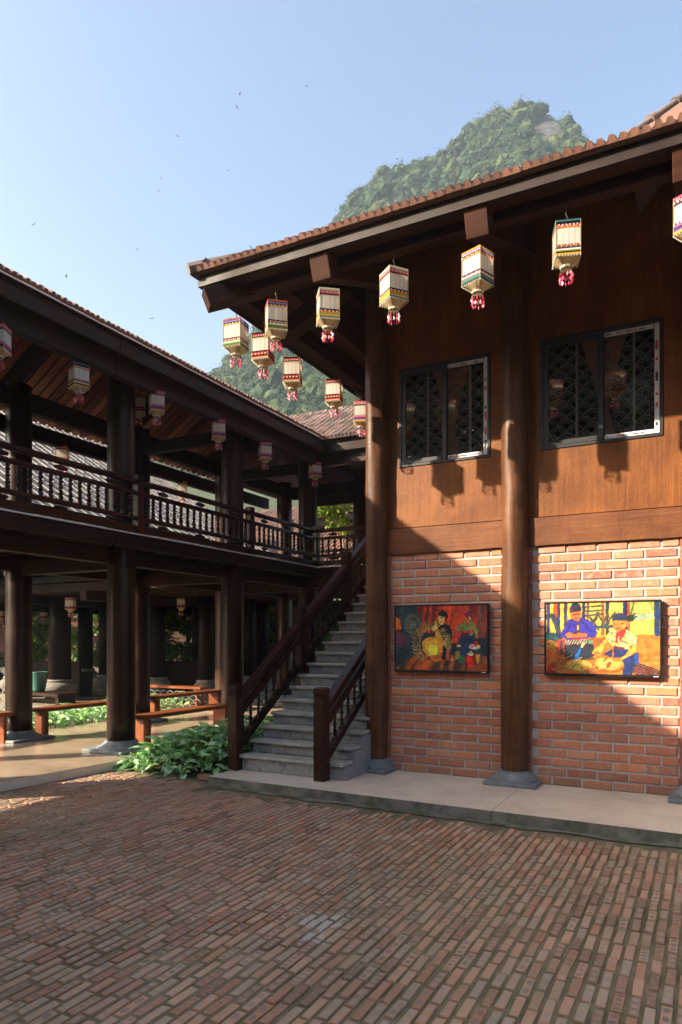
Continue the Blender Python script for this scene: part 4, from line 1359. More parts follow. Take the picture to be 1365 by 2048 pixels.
r1.ell(.53, .16, .052, .09, '1c1d22'); r1.ell(.517, .205, .04, .088, 'd9a45a'); r1.poly([(.475, .12), (.57, .11), (.575, .17), (.5, .16)], '1c1d22')
r1.line((.505, .19), (.515, .19), .003, '5a3420'); r1.line((.53, .185), (.54, .185), .003, '5a3420'); r1.line((.515, .25), (.53, .25), .003, 'a04a30')
r1.ell(.44, .345, .035, .05, 'd8a860'); r1.line((.452, .23), (.456, .33), .008, 'd9b468')
r1.poly([(.57, .62), (.61, .6), (.6, .84), (.56, .83)], 'a8503c'); r1.poly([(.5, .86), (.54, .82), (.5, .9)], 'b8543a')
for i in range(46):
    a = 2.0 + i * .085; q = random.Random(i)
    r1.line((.40 + .12 * math.cos(a), .59 + .22 * math.sin(a)), (.40 + (.21 + q.uniform(-.02, .03)) * math.cos(a + .25), .59 + (.34 + q.uniform(-.03, .03)) * math.sin(a + .25)), .0028, 'd8b06a')
for i in range(12):
    a = -.75 + i * .13
    r1.line((.52, .58), (.52 + .11 * math.cos(a), .58 + .2 * math.sin(a)), .003, 'dcb878')
r1.poly([(.30, .56), (.36, .48), (.44, .47), (.46, .36), (.49, .4), (.54, .52), (.53, .72), (.46, .82), (.36, .78), (.3, .68)], 'c98a34')
r1.poly([(.33, .57), (.45, .49), (.48, .55), (.48, .7), (.4, .76), (.34, .7)], 'd6a03c'); r1.ell(.42, .68, .06, .09, 'dcc840'); r1.poly([(.4, .8), (.53, .72), (.52, .84), (.44, .88)], 'a8602e')
r1.ell(.365, .87, .02, .03, 'c86a40')
r1.poly([(.73, .27), (.79, .24), (.86, .26), (.9, .36), (.91, .45), (.88, .47), (.86, .41), (.84, .47), (.75, .46), (.75, .37), (.7, .39), (.67, .37)], '76804e')
r1.ell(.795, .2, .032, .07, 'b8622c'); r1.poly([(.755, .13), (.80, .1), (.83, .17), (.79, .2)], '7a1c4e'); r1.line((.81, .18), (.83, .22), .008, 'c8b058')
r1.poly([(.78, .27), (.81, .27), (.8, .35)], 'c04a30'); r1.poly([(.74, .39), (.86, .37), (.86, .41), (.75, .44)], 'b8242e'); r1.line((.77, .4), (.78, .4), .007, 'e8dcd0'); r1.line((.83, .39), (.835, .39), .006, 'e0a040')
r1.poly([(.74, .43), (.82, .43), (.8, .48), (.73, .48)], '4a2a5a'); r1.ell(.885, .48, .02, .04, 'c0603a')
r1.poly([(.7, .5), (.88, .48), (.92, .7), (.66, .78)], '243650', .85)
r1.ell(.87, .63, .065, .045, 'c8b8c0'); r1.ell(.84, .61, .025, .03, 'd07890'); r1.ell(.885, .58, .02, .04, 'c83030'); r1.ell(.91, .63, .022, .03, 'd8b850')
r1.poly([(.68, .6), (.73, .6), (.73, .64), (.68, .64)], 'c8b068'); r1.poly([(.66, .7), (.72, .69), (.71, .83), (.66, .82)], '8a7a44'); r1.ell(.735, .82, .03, .065, '2c6a44')
r1.poly([(.78, .74), (.87, .74), (.86, .92), (.79, .92)], 'c8282c'); r1.ell(.825, .92, .037, .025, 'c8282c'); r1.ell(.825, .74, .04, .025, 'e0c8a0'); r1.ell(.83, .71, .02, .02, 'dcb068')
r1.poly([(.88, .74), (.93, .74), (.92, .88), (.88, .88)], 'b8803a'); r1.ell(.63, .83, .018, .03, 'b8908a'); r1.line((.62, .93), (.635, .86), .003, 'd8c8b0')
picture('dark framed painting of a woman weaving a spiky straw basket', -3.332, -2.18, 1.351, 2.149, r1, 1.15)
# two women weaving outdoors (bright one)
r2 = Raster(240, 165, 'e0a040')
r2.streak(0, 0, 1, .48, 'e8cc58', 'e8b850', False, .9, 22); r2.streak(.5, 0, 1, .12, '9ab868', 'd8cc60', False, .9, 60); r2.streak(.75, .15, 1, .26, '7aa890', 'e0c858', False, .8, 50)
r2.streak(.55, .45, 1, 1, 'dc8438', 'd06c30', False, .9, 44); r2.streak(0, .5, .55, 1, 'cc5a30', '9a3030', True, .8, 20)
for xx, ww, cc in ((.02, .012, '3a3a80'), (.11, .018, '2c3468'), (.18, .014, '4a3c58'), (.345, .012, '2c3468'), (.385, .008, '8a5030'), (.515, .01, 'b85a30'), (.555, .012, '2c3468'), (.71, .02, '28345e'), (.735, .012, 'c85030'), (.975, .02, '2a4270')):
    r2.line((xx, 0), (xx, .44), ww, cc)
for yy in (.06, .12, .18): r2.line((.36, yy), (.52, yy - .02), .006, '3c4868')
r2.poly([(.07, .0), (.11, .0), (.11, .2), (.07, .18)], 'd0542c')
for p_, q_ in (((.4, .2), (.48, .38)), ((.48, .14), (.42, .32)), ((.46, .14), (.56, .36)), ((.55, .3), (.62, .14)), ((.38, .3), (.46, .22)), ((.56, .14), (.5, .34))): r2.line(p_, q_, .008, '4a5048')
r2.line((.4, .34), (.6, .33), .012, '34506a'); r2.line((.78, 0), (.75, .2), .004, '8a6030')
r2.poly([(0, .16), (.08, .14), (.16, .5), (.12, .52), (.05, .2), (0, .22)], '3a4258'); r2.poly([(.0, .42), (.08, .42), (.12, .5), (.1, .56), (0, .56)], '3a6a6c'); r2.ell(.04, .6, .06, .08, 'c88a44')
r2.poly([(.1, .52), (.18, .52), (.18, .7), (.14, .72)], 'c8442c'); r2.line((.14, .55), (.15, .72), .01, '2c4a58')
r2.poly([(.2, .24), (.27, .2), (.34, .21), (.42, .27), (.47, .42), (.45, .48), (.36, .5), (.2, .52), (.13, .46)], '3c35a0')     # violet blouse
r2.line((.33, .26), (.39, .36), .004, '2a2670'); r2.line((.22, .3), (.2, .42), .004, '2a2670')
r2.ell(.272, .08, .05, .085, '2a2c4a'); r2.poly([(.22, .1), (.31, .06), (.325, .16), (.3, .26), (.25, .24), (.225, .17)], 'd07040'); r2.poly([(.215, .12), (.31, .04), (.32, .1), (.24, .13)], '2a2c4a')
r2.line((.245, .165), (.262, .16), .004, '6a3020'); r2.line((.285, .155), (.3, .15), .004, '6a3020'); r2.line((.265, .215), (.285, .212), .004, 'a03a2a')
r2.poly([(.28, .29), (.305, .29), (.31, .39), (.28, .4)], '6a3028'); r2.ell(.294, .34, .011, .04, 'c8b048')
r2.ell(.22, .45, .04, .035, 'd06c34'); r2.poly([(.19, .43), (.3, .42), (.38, .43), (.38, .48), (.2, .49)], 'd07238'); r2.line((.26, .43), (.29, .41), .008, '2c3a6a')
r2.poly([(.18, .52), (.4, .5), (.4, .57), (.17, .59)], 'b8a898')
for i in range(9): r2.line((.18 + .024 * i, .58), (.2 + .024 * i, .52), .0035, '2a2430')
r2.line((.23, .51), (.38, .5), .006, 'c83830'); r2.poly([(.17, .6), (.43, .57), (.44, .8), (.18, .8)], '2e3444'); r2.poly([(.38, .53), (.43, .52), (.43, .58), (.4, .57)], '5a9468')
r2.poly([(.32, .6), (.335, .58), (.3, .8), (.25, .8)], '2c6ab8'); r2.line((.33, .62), (.345, .56), .012, 'd8c078')
r2.poly([(.56, .42), (.6, .36), (.68, .36), (.76, .4), (.81, .48), (.81, .58), (.75, .6), (.75, .66), (.6, .62), (.54, .5)], 'dfc47c')       # pale blouse
for i in range(40):
    q = random.Random(i); r2.ell(q.uniform(.57, .79), q.uniform(.4, .6), .006, .008, q.choice(('c89848', 'e8d8a0', 'b88a50')))
r2.ell(.665, .22, .066, .075, '2c3458'); r2.ell(.755, .22, .03, .045, '2c3c38'); r2.line((.76, .2), (.79, .16), .004, '2c3c38'); r2.line((.77, .22), (.8, .2), .004, '2c3c38')
r2.poly([(.6, .24), (.7, .22), (.73, .28), (.7, .38), (.64, .41), (.605, .34)], 'd8803e'); r2.ell(.725, .3, .016, .04, 'd07038'); r2.poly([(.6, .2), (.72, .18), (.72, .25), (.6, .25)], '2c3458')
r2.line((.62, .3), (.64, .3), .004, '5a3020'); r2.line((.67, .295), (.69, .29), .004, '5a3020'); r2.line((.635, .365), (.66, .362), .004, 'b04030')
r2.poly([(.63, .42), (.7, .36), (.72, .38), (.66, .56), (.625, .56)], 'c83830'); r2.line((.655, .48), (.65, .56), .006, 'e8dcc8')
r2.poly([(.54, .5), (.57, .5), (.52, .64), (.5, .74), (.42, .72), (.43, .66)], 'd8a048'); r2.poly([(.5, .7), (.44, .74), (.44, .68)], 'c87030')
r2.poly([(.52, .72), (.62, .62), (.76, .66), (.81, .7), (.8, .84), (.76, 1), (.69, 1), (.68, .8)], '2c3a70'); r2.poly([(.62, .6), (.7, .63), (.69, .66), (.61, .63)], '6a3040')
r2.poly([(.77, .6), (.81, .58), (.8, .7), (.68, .8), (.63, .83), (.62, .77), (.7, .74)], 'dca24c')
r2.ell(.57, .87, .135, .105, 'a85a2a'); r2.ell(.57, .85, .13, .095, 'd89a44'); r2.ell(.57, .85, .105, .07, 'e0b058'); r2.poly([(.56, .83), (.59, .83), (.57, .91), (.54, .91)], 'a8502c'); r2.line((.52, .82), (.55, .77), .004, '8a4a2a'); r2.ell(.63, .79, .035, .03, 'd07a3c'); r2.line((.605, .62), (.6, .76), .009, 'b8703c')
r2.poly([(.04, .86), (.12, .82), (.1, 1), (.0, 1)], 'a02830'); r2.ell(.3, .88, .12, .08, 'd0aa48')
for i in range(34):
    q = random.Random(i); xx = q.uniform(.0, .42); yy = q.uniform(.78, 1.0); a = q.choice((-.5, -.4, -.9, .5, .4))
    r2.line((xx, yy), (xx + .12 * math.cos(a), yy + .16 * math.sin(a)), .003, q.choice(('e0c468', 'd8b458', 'e8d488', '9a7a3a')))
for i in range(7): r2.line((.78, .82 + .025 * i), (1, .94 + .025 * i), .005, '2a3a5c')
r2.poly([(.78, .7), (.82, .7), (.82, .84), (.79, .84)], '3050a0')
picture('bright framed painting of two women weaving in a sunny yard', -1.562, -.402, 1.35, 2.143, r2)

# ================================================================== PLANTS
def leaf_mesh(seed, col_a, col_b):
    r = random.Random(seed); m = MB()
    n = 5; L_, Wd = 1.0, .40
    pr = [(0, .02), (.18, .75), (.42, 1), (.7, .68), (1, 0.0)]
    droop = r.uniform(.12, .34); fold = r.uniform(.06, .16)
    V = []
    for t, w in pr:
        z = .18 * t - droop * t * t
        V += [(-Wd / 2 * w, t * L_, z + fold * w), (0, t * L_, z), (Wd / 2 * w, t * L_, z + fold * w)]
    for i in range(n - 1):
        a = i * 3
        c = col_a if i % 2 else col_b
        m.add([V[a], V[a + 1], V[a + 4], V[a + 3]], [(0, 1, 2, 3)], 0, c)
        m.add([V[a + 1], V[a + 2], V[a + 5], V[a + 4]], [(0, 1, 2, 3)], 0, tuple(q * .9 for q in c))
    return m
LEAFC = [tuple(tuple(v * (6.2, 4.6, 6.4)[k_] for k_, v in enumerate(c)) for c in p) for p in [((.040, .105, .030), (.055, .135, .040)), ((.030, .085, .024), (.05, .12, .035)), ((.055, .125, .045), (.10, .17, .08)), ((.035, .09, .03), (.08, .15, .06)), ((.10, .19, .04), (.13, .2, .05))]]
leaf_mbs = [leaf_mesh(i, *LEAFC[i % 5]) for i in range(10)]
leaf_meshes = [m.mesh('leaf', 'leaf', smooth=True) for m in leaf_mbs]
def leaf_bed(label, x0, x1, y0, y1, hf, n, nobj, size, viewy=True, seed=1):
    t = thing('leafy_plant', label, 'plant', ((x0 + x1) / 2, (y0 + y1) / 2, .0))
    r = random.Random(seed); items = []
    st = MB()
    for _ in range(n):
        x, y = r.uniform(x0, x1), r.uniform(y0, y1)
        h = hf(x, y)
        if h <= .02: continue
        layer = r.random() ** .5
        z = max(.03, h * (.25 + .8 * layer))
        s_ = size * r.uniform(.6, 1.2)
        az = r.uniform(0, 2 * math.pi); pitch = r.uniform(-.5, .45); roll = r.uniform(-.5, .5)
        mt = Matrix.Translation((x, y, z)) @ Matrix.Rotation(az, 4, 'Z') @ Matrix.Rotation(pitch, 4, 'X') @ Matrix.Rotation(roll, 4, 'Y') @ Matrix.Scale(s_, 4)
        d, l = view(x, y)
        items.append((d - z * 2.0 - s_, mt, r.choice((0, 1, 2, 3, 5, 6, 7, 8, 0, 1, 3, 4))))
        if r.random() < .25:
            st.tube([(x * .7 + .3 * (x0 + x1) / 2 * 1.0, y, .0), (x, y, z)], .004, 3)
    items.sort(key=lambda q: q[0])
    w0 = Vector(WL[t.name])
    for _, mt, k in items[:nobj]:
        o = bpy.data.objects.new('leaf', leaf_meshes[k]); COL.objects.link(o); o.parent = t
        m2 = mt.copy(); m2.translation = m2.translation - w0
        o.matrix_local = m2
    if items[nobj:]:
        m = MB()
        for _, mt, k in items[nobj:]:
            lm = leaf_mbs[k]; o = len(m.v)
            m.v += [tuple(mt @ Vector(p)) for p in lm.v]; m.f += [tuple(i + o for i in f) for f in lm.f]; m.m += lm.m; m.c += lm.c
        m.build('leaves', 'leaf', t, smooth=True, kind='stuff')
    if st.v: st.build('stems', 'bark', t, kind='stuff')
    return t
def h1(x, y):
    fx = min(1, (x + 7.0) / .5) * min(1, (-5.1 - x) / .15 + .35); fy = min(1, (y - 6.66) / .35 + .2) * min(1, (9.3 - y) / .6)
    rise = .33 + .22 * min(1, max(0, (x + 6.9) / 1.4))
    return max(0, rise * fx * fy * (1 + .25 * mnoise.noise((x * 3, y * 3, 1))))
leaf_bed('dense bed of broad green leaves beside the foot of the stairs', -6.98, -5.17, 6.68, 8.9, h1, 1700, 298, .225)
leaf_bed('sunlit green ground cover behind the plank bench', -12.0, -10.35, 7.0, 11.2, lambda x, y: .30 + .1 * mnoise.noise((x * 2, y * 2, 4)), 1500, 0, .2, seed=2)
leaf_bed('small green plants by the wire hoops', -12.2, -10.36, 11.32, 12.6, lambda x, y: .45 + .15 * mnoise.noise((x * 2, y * 2, 4)), 200, 0, .2, seed=3)
sp = leaf_bed('tiny bright weed sprouting from the cement strip', -6.36, -6.24, 6.5, 6.58, lambda x, y: .11, 9, 9, .07, seed=5)
tag(MB().cbox((-5.44, 6.60, .05), (-5.21, 6.70, .11), .006).build('loose_brick', 'wall_brick'), 'loose brick lying by the end of the kerb', 'brick')
bs = MB().add([(-7.0, 6.68, .056), (-5.12, 6.68, .056), (-5.12, 13, .056), (-7.0, 13, .056)], [(0, 1, 2, 3)])
structure(bs.build('planting_soil', 'earth'), 'dark soil beneath the leafy bed', 'soil')
# scalloped wire edging
wf = MB()
for k in range(4):
    for i in range(9):
        c = -12.2 + i * .2 + (k % 2) * .1
        wf.tube([(c + .1 * math.cos(math.pi * (1 - q / 6)), 12.75, .16 + k * .085 + .09 * math.sin(math.pi * q / 6)) for q in range(7)], .006, 4)
tag(wf.build('wire_fence', 'leafwire'), 'low scalloped wire edging behind the benches', 'fence')

# ================================================================== OPEN HALL BEYOND
hall = thing('open_hall', 'open hall with thick columns on urn shaped stone bases and grey tiled roof', 'hall', (-15, 15, .15))
for i, (x, y, r) in enumerate(((-14.9, 12.6, .28), (-15.6, 14.9, .26), (-13.8, 16.9, .25), (-13.4, 14.6, .22), (-12.4, 18.2, .25), (-17.5, 18, .26), (-19.5, 13, .26), (-10.6, 18.0, .22), (-19.4, 17.5, .26), (-17.2, 13.0, .24), (-16.2, 17.0, .24), (-11.6, 16.4, .2), (-14.3, 18.3, .22), (-21.3, 15.2, .24), (-11.4, 14.2, .2))):
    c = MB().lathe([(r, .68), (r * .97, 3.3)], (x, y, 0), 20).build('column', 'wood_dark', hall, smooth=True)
    b = MB()
    b.cbox((x - r * 1.9, y - r * 1.9, .147), (x + r * 1.9, y + r * 1.9, .2), .006)
    b.lathe([(r * 1.35, .2), (r * 1.3, .26), (r * 1.25, .3), (r * 1.62, .42), (r * 1.66, .5), (r * 1.5, .58), (r * 1.18, .62), (r * 1.25, .66), (r * 1.2, .69)], (x, y, 0), 24)
    o = b.build('base', 'urn_stone', c); smooth_by_angle(o, 40)
y = 11.4
while y < 18.6:
    MB().cbox((-22, y, 2.84), (-10.2, y + .12, 3.05), .01).build('ceiling_beam', 'wood_x', hall); y += .42
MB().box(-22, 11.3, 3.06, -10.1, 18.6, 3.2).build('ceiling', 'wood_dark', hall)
for x in (-19.5, -15.2, -12.6):
    MB().cbox((x - .1, 11.3, 2.62), (x + .1, 18.6, 2.838), .01).build('main_beam', 'wood_y', hall)
# hall roof: long tiled slope facing the gallery
hz0, hx, hy, hy1 = 3.75, -11.2, 8.4, 18.6
HS = .64
rh = 7.8
m = MB()
m.add([(hx, hy, hz0), (hx, hy1, hz0), (hx - rh, hy1, hz0 + rh * HS), (hx - rh, hy, hz0 + rh * HS)], [(0, 1, 2, 3)])
m.add([(hx - 2 * rh, hy, hz0), (hx - 2 * rh, hy1, hz0), (hx - rh, hy1, hz0 + rh * HS), (hx - rh, hy, hz0 + rh * HS)], [(0, 3, 2, 1)])
m.add([(hx, hy, hz0 - .08), (hx, hy1, hz0 - .08), (hx - rh, hy1, hz0 + rh * HS - .08), (hx - rh, hy, hz0 + rh * HS - .08)], [(0, 3, 2, 1)])
m.build('roof', 'tile_grey', hall)
for yy in (hy + .5, hy1 - .5):
    MB().add([(hx - .4, yy, hz0), (hx - 2 * rh + .4, yy, hz0), (hx - rh, yy, hz0 + rh * HS - .2)], [(0, 1, 2)]).build('gable_wall', 'wood_x', hall)
MB().box(hx - .08, hy, hz0 - .2, hx - .04, hy1, hz0 - .02).build('fascia', 'wood_y', hall)
tiles(hall, 'tile_grey', (hx + .03, hy, hz0 + .02), (0, 1, 0), (-1, 0, HS), 61, 43, None, 0, sc=1.7)
for x in (-11.6, -15.5, -19.5):
    for y in (8.8, 12.2, 15.6):
        MB().lathe([(.13, 3.2), (.13, 3.75 + .64 * min(-11.2 - x, 7.8) - .1)], (x, y, 0), 10).build('king_post', 'wood_z', hall)
# furniture in the hall
def settee(label, x, y, w, rot, group='carved settees in the hall'):
    t = thing('settee', label, 'settee', (x, y, .146), group)
    t.rotation_euler.z = math.radians(rot)
    def b(nm, a, c, ch=.015):
        m = MB().cbox(a, c, ch); me = m.mesh(nm, 'wood_dark'); o = bpy.data.objects.new(nm, me); COL.objects.link(o); o.parent = t
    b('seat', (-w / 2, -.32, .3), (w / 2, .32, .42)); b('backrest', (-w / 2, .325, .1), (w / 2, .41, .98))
    for s_ in (-1, 1):
        b('armrest', (s_ * (w / 2 - .055) - .05, -.32, .425), (s_ * (w / 2 - .055) + .05, .32, .68))
        b('leg', (s_ * (w / 2 - .07) - .06, -.3, 0), (s_ * (w / 2 - .07) + .06, .3, .295))
settee('carved dark settee left of the urn footed columns', -15.9, 13.4, 1.7, 200)
settee('carved dark settee between the two right hall columns', -12.8, 15.6, 2.0, 215)
t = thing('low_table', 'low dark table carrying the green jar', 'table', (-14.55, 11.75, .146))
MB().cbox((-15.6, 11.45, .36), (-13.6, 12.05, .43), .01).build('tabletop', 'wood_x', t)
for x in (-15.5, -13.7):
    MB().cbox((x - .06, 11.5, .147), (x + .06, 12.0, .359), .01).build('leg', 'wood_x', t)
o = MB().lathe([(.13, .43), (.15, .5), (.2, .78), (.225, .9), (.235, .93), (.2, .93), (.19, .86), (.12, .5)], (-14.6, 11.72, 0), 24).build('jar', 'jar', smooth=True)
tag(o, 'tall pale green glazed jar on the low table', 'jar')

# ================================================================== BACKGROUND HOUSES AND TREES
fh = thing('far_house', 'far timber house with balcony seen through the ground floor columns', 'house', (-38, 30, 0))
def rotbox(nm, mat, a, c, parent, ang=38, o=(-38, 30)):
    ca, sa = math.cos(math.radians(ang)), math.sin(math.radians(ang))
    tf = Matrix(((ca, -sa, 0, o[0]), (sa, ca, 0, o[1]), (0, 0, 1, 0), (0, 0, 0, 1)))
    MB().cbox(a, c, .02, 0, None, tf).build(nm, mat, parent)
rotbox('wall', 'pilaster', (-14, 1.8, 0), (14, 7, 6.0), fh)
rotbox('balcony_floor', 'plank', (-14, -.6, 2.5), (14, 1.79, 2.8), fh)
rotbox('handrail', 'rail', (-14, -.55, 3.75), (14, -.45, 3.87), fh)
for i in range(56):
    rotbox('baluster', 'wood_z', (-13.9 + i * .5, -.53, 2.8), (-13.8 + i * .5, -.47, 3.75), fh)
for i in range(9):
    rotbox('column', 'wood_z', (-13.6 + i * 3.3, -.6, 0), (-13.2 + i * 3.3, -.2, 5.8), fh)
rotbox('roof', 'tile_grey', (-15, -1.8, 6.0), (15, 8, 6.5), fh)
# tiled roof behind the cross gallery
bh = thing('rear_house', 'house with weathered tiled roof behind the cross gallery', 'house', (-12, 24, 0))
m = MB()
bz0, bz1, by0, by1 = 3.2, 7.3, 19.2, 25.5
bx1 = -10.4
m.add([(-24, by0, bz0), (bx1 + 1.0, by0, bz0), (bx1 - 2.6, by1, bz1), (-24, by1, bz1)], [(0, 1, 2, 3)])
m.add([(bx1 + 1.0, by0, bz0), (bx1 + 1.0, 30, bz0), (bx1 - 2.6, by1, bz1)], [(0, 1, 2)])
m.build('roof', 'tile_old', bh)
MB().box(-23, 25, 0, -10.2, 30, 3.3).build('wall', 'wood_z', bh)
tiles(bh, 'tile_old', (-19, by0, bz0 + .03), (1, 0, 0), (0, by1 - by0, bz1 - bz0), 60, 36, lambda p: p.x < bx1 + 1.0 - (p.y - by0) * 3.6 / (by1 - by0), 0, sc=1.7)

def leaf_cards(n, centers, radii, size, cols, seed, squash=.8, outward=.7):
    """many small folded leaves spread through ellipsoids"""
    r = np.random.default_rng(seed)
    k = len(centers)
    ci = r.integers(0, k, n)
    dirv = r.normal(size=(n, 3)); dirv /= np.linalg.norm(dirv, axis=1)[:, None]
    rad = (r.random(n) ** .45)[:, None]
    C = np.array(centers)[ci]; Rr = np.array(radii)[ci][:, None]
    P = C + dirv * rad * Rr * np.array([1, 1, squash])
    nrm = dirv * outward + r.normal(size=(n, 3)) * .5 + np.array([0, 0, .3]); nrm /= np.linalg.norm(nrm, axis=1)[:, None]
    a = np.cross(nrm, r.normal(size=(n, 3))); a /= np.linalg.norm(a, axis=1)[:, None]
    b = np.cross(nrm, a)
    s_ = size * (.6 + .8 * r.random(n))[:, None]
    V = np.stack([P - a * s_, P + b * s_ * .45, P + a * s_, P - b * s_ * .45], 1)
    cc = np.array(cols)[r.integers(0, len(cols), n)] * (.75 + .5 * r.random((n, 1)))
    ct = (.8 + .4 * r.random(k))[ci][:, None]
    return V.reshape(-1, 3), cc * ct
def cards_mesh(name, V, C, mat='foliage'):
    n = len(V) // 4
    me = bpy.data.meshes.new(name)
    me.vertices.add(n * 4); me.vertices.foreach_set('co', np.ascontiguousarray(V, np.float32).ravel())
    me.loops.add(n * 4); me.loops.foreach_set('vertex_index', np.arange(n * 4, dtype=np.int32))
    me.polygons.add(n); me.polygons.foreach_set('loop_start', np.arange(0, n * 4, 4, dtype=np.int32))
    me.update(calc_edges=True)
    at = me.color_attributes.new('col', 'FLOAT_COLOR', 'CORNER')
    c = np.ones((n, 4, 4), np.float32); c[:, :, :3] = C[:, None, :]
    at.data.foreach_set('color', c.ravel())
    me.materials.append(M[mat])
    return me
def tree(label, x, y, h, crown, n, size, cols, seed, trunk_r=.12, branches=5, cat='tree', lo=.45):
    t = thing('tree', label, cat, (x, y, 0))
    r = random.Random(seed)
    m = MB(); cs, rs = [], []
    m.tube([(x, y, 0), (x + .1, y, h * .2), (x + r.uniform(-.2, .2), y + .1, h * .45)], [trunk_r, trunk_r * .85, trunk_r * .7], 8)
    top = Vector((x, y, h * .42))
    for i in range(branches):
        a = 2 * math.pi * i / branches + r.uniform(-.4, .4); rr = crown * r.uniform(.35, .8)
        e = Vector((x + rr * math.cos(a), y + rr * math.sin(a), h * r.uniform(lo + .15, .95)))
        md = (top + e) / 2 + Vector((0, 0, -.06 * h))
        m.tube([top, md, e], [trunk_r * .55, trunk_r * .38, trunk_r * .12], 6)
        for q in range(3):
            cs.append(tuple(e + Vector((r.uniform(-.4, .4), r.uniform(-.4, .4), r.uniform(-.3, .3))) * crown)); rs.append(crown * r.uniform(.22, .42))
    m.build('trunk', 'bark', t, smooth=True)
    V, C = leaf_cards(n, cs, rs, size, cols, seed)
    place('crown', cards_mesh('crown', V - np.array([x, y, h * .5]), C), (x, y, h * .5), t)
    return t
YG = [(.30, .36, .03), (.22, .32, .03), (.36, .38, .05), (.16, .25, .03)]
DG = [(.03, .075, .02), (.05, .10, .03), (.02, .05, .015), (.07, .12, .035)]
tree('tree with bright yellow green leaves behind the cross gallery', -10.6, 21.4, 7.4, 2.2, 6000, .11, YG, 11)
tree('slender bare branched tree before the far house', -18.6, 15.3 - 5.5, 4.6, 1.0, 300, .10, DG, 12, .09, 4)
tree('green shrub tree before the far house', -25.5, 19.5, 4.2, 1.7, 3500, .12, DG, 13)
tree('leafy bush beyond the hall on the left edge', -24, 16.5, 3.6, 1.6, 3000, .12, DG, 14)
tree('palm green tree glowing in the sun between hall columns', -18.6, 21.8, 4.8, 1.8, 4200, .16, YG, 15)
tree('low flowering shrub seen beside the stair handrail', -15, 21.5, 3.0, 1.6, 3200, .10, [(.3, .2, .04), (.12, .14, .03), (.3, .12, .05), (.06, .1, .03)], 16)

LG = [(.16, .26, .06), (.10, .19, .05), (.22, .30, .08), (.07, .13, .035)]
for i, (x, y, h, cr) in enumerate(((-22.6, 17.4, 3.0, 1.5), (-24.5, 14.6, 2.6, 1.4), (-19.8, 20.0, 2.6, 1.2), (-17.4, 20.2, 3.2, 1.3), (-13.4, 20.4, 2.8, 1.3), (-11.6, 20.6, 2.4, 1.2), (-25.5, 22.0, 3.4, 1.7))):
    tree(['sunlit shrub left of the slender tree', 'sunlit shrub at the left edge beyond the hall', 'low sunlit shrub behind the urn footed columns', 'tall sunlit shrub behind the carved settee', 'sunlit shrub just left of the stair handrail', 'sunlit shrub half hidden by the stair handrail', 'sunlit shrub before the far house balcony'][i], x, y, h, cr, 2600, .09, LG, 70 + i, .05, 6, 'shrub', lo=.15)
# house opposite, behind the camera: its tiles mirror in the window panes
oh = thing('opposite_house', 'tile roofed house across the courtyard, mirrored in the window panes', 'house', (-6, -9, 0))
oz0, oz1 = 5.4, 9.2
m = MB()
m.add([(-16, -5, oz0), (6, -5, oz0), (6, -11, oz1), (-16, -11, oz1)], [(0, 1, 2, 3)])
m.add([(-16, -17, oz0), (6, -17, oz0), (6, -11, oz1), (-16, -11, oz1)], [(0, 3, 2, 1)])
m.build('roof', 'tile_old', oh)
MB().box(-15, -16, 0, 5, -6.2, 5.5).build('wall', 'panel', oh)
tiles(oh, 'tile_old', (5.8, -5, oz0 + .03), (-1, 0, 0), (0, -6, oz1 - oz0), 100, 24, None, 0, .21, .29)
for i in range(4):
    tree(['tall dense tree behind the opposite house', 'broad dense tree behind the opposite house', 'dark dense tree behind the opposite house', 'round dense tree behind the opposite house'][i], -15 + i * 6.2, -19, 18.0, 5.4, 7000, .34, DG, 30 + i, .3, 8)

# ================================================================== KARST HILL
D0 = 190.0
sil = [(-1600, 1150), (-200, 1000), (150, 870), (300, 812), (420, 772), (450, 752), (480, 720), (520, 675), (560, 622), (600, 560), (640, 505), (672, 462), (690, 430), (710, 402), (745, 375), (800, 345), (850, 336), (890, 312), (925, 280), (960, 262), (1000, 234), (1050, 224), (1090, 222), (1112, 234), (1130, 258), (1142, 284), (1152, 330), (1200, 430), (1300, 540), (1450, 680), (1700, 1000), (3000, 1150)]
SX = np.array([(p[0] - 682.5) * D0 / 1390 for p in sil]); SH = np.array([1.75 + D0 * (1277 - p[1]) / 1390 for p in sil])
def fbm(x, y, z=0, o=4):
    s_, a = 0, 1
    for i in range(o):
        s_ += a * mnoise.noise((x, y, z + i * 9.7)); x *= 2.1; y *= 2.1; a *= .5
    return s_
def hill_h(l, d):
    Hh = float(np.interp(l, SX, SH))
    if d <= D0:
        t = max(0.0, min(1.0, (d - 92) / (D0 - 92)))
        k = t ** .86
    else:
        k = max(0.0, 1 - (d - D0) / 85) ** 1.2
    amp = 7.5 * (1 - abs(2 * min(1, max(0, (d - 92) / 183)) - 1) * .2)
    edge = min(1.0, abs(d - D0) / 22)
    return max(-.5, Hh * k + amp * edge * k ** .3 * fbm(l * .028, d * .028, 2.2) * (1 if Hh * k > 6 else .3))
ls = np.arange(-120, 150, 3.0); ds = np.arange(90, 282, 3.0)
HV = []
for d in ds:
    for l in ls:
        z = hill_h(l, d)
        HV.append((-SIN * d + COS * l, COS * d + SIN * l, z))
nl = len(ls)
HF = [(i * nl + j, i * nl + j + 1, (i + 1) * nl + j + 1, (i + 1) * nl + j) for i in range(len(ds) - 1) for j in range(nl - 1)]
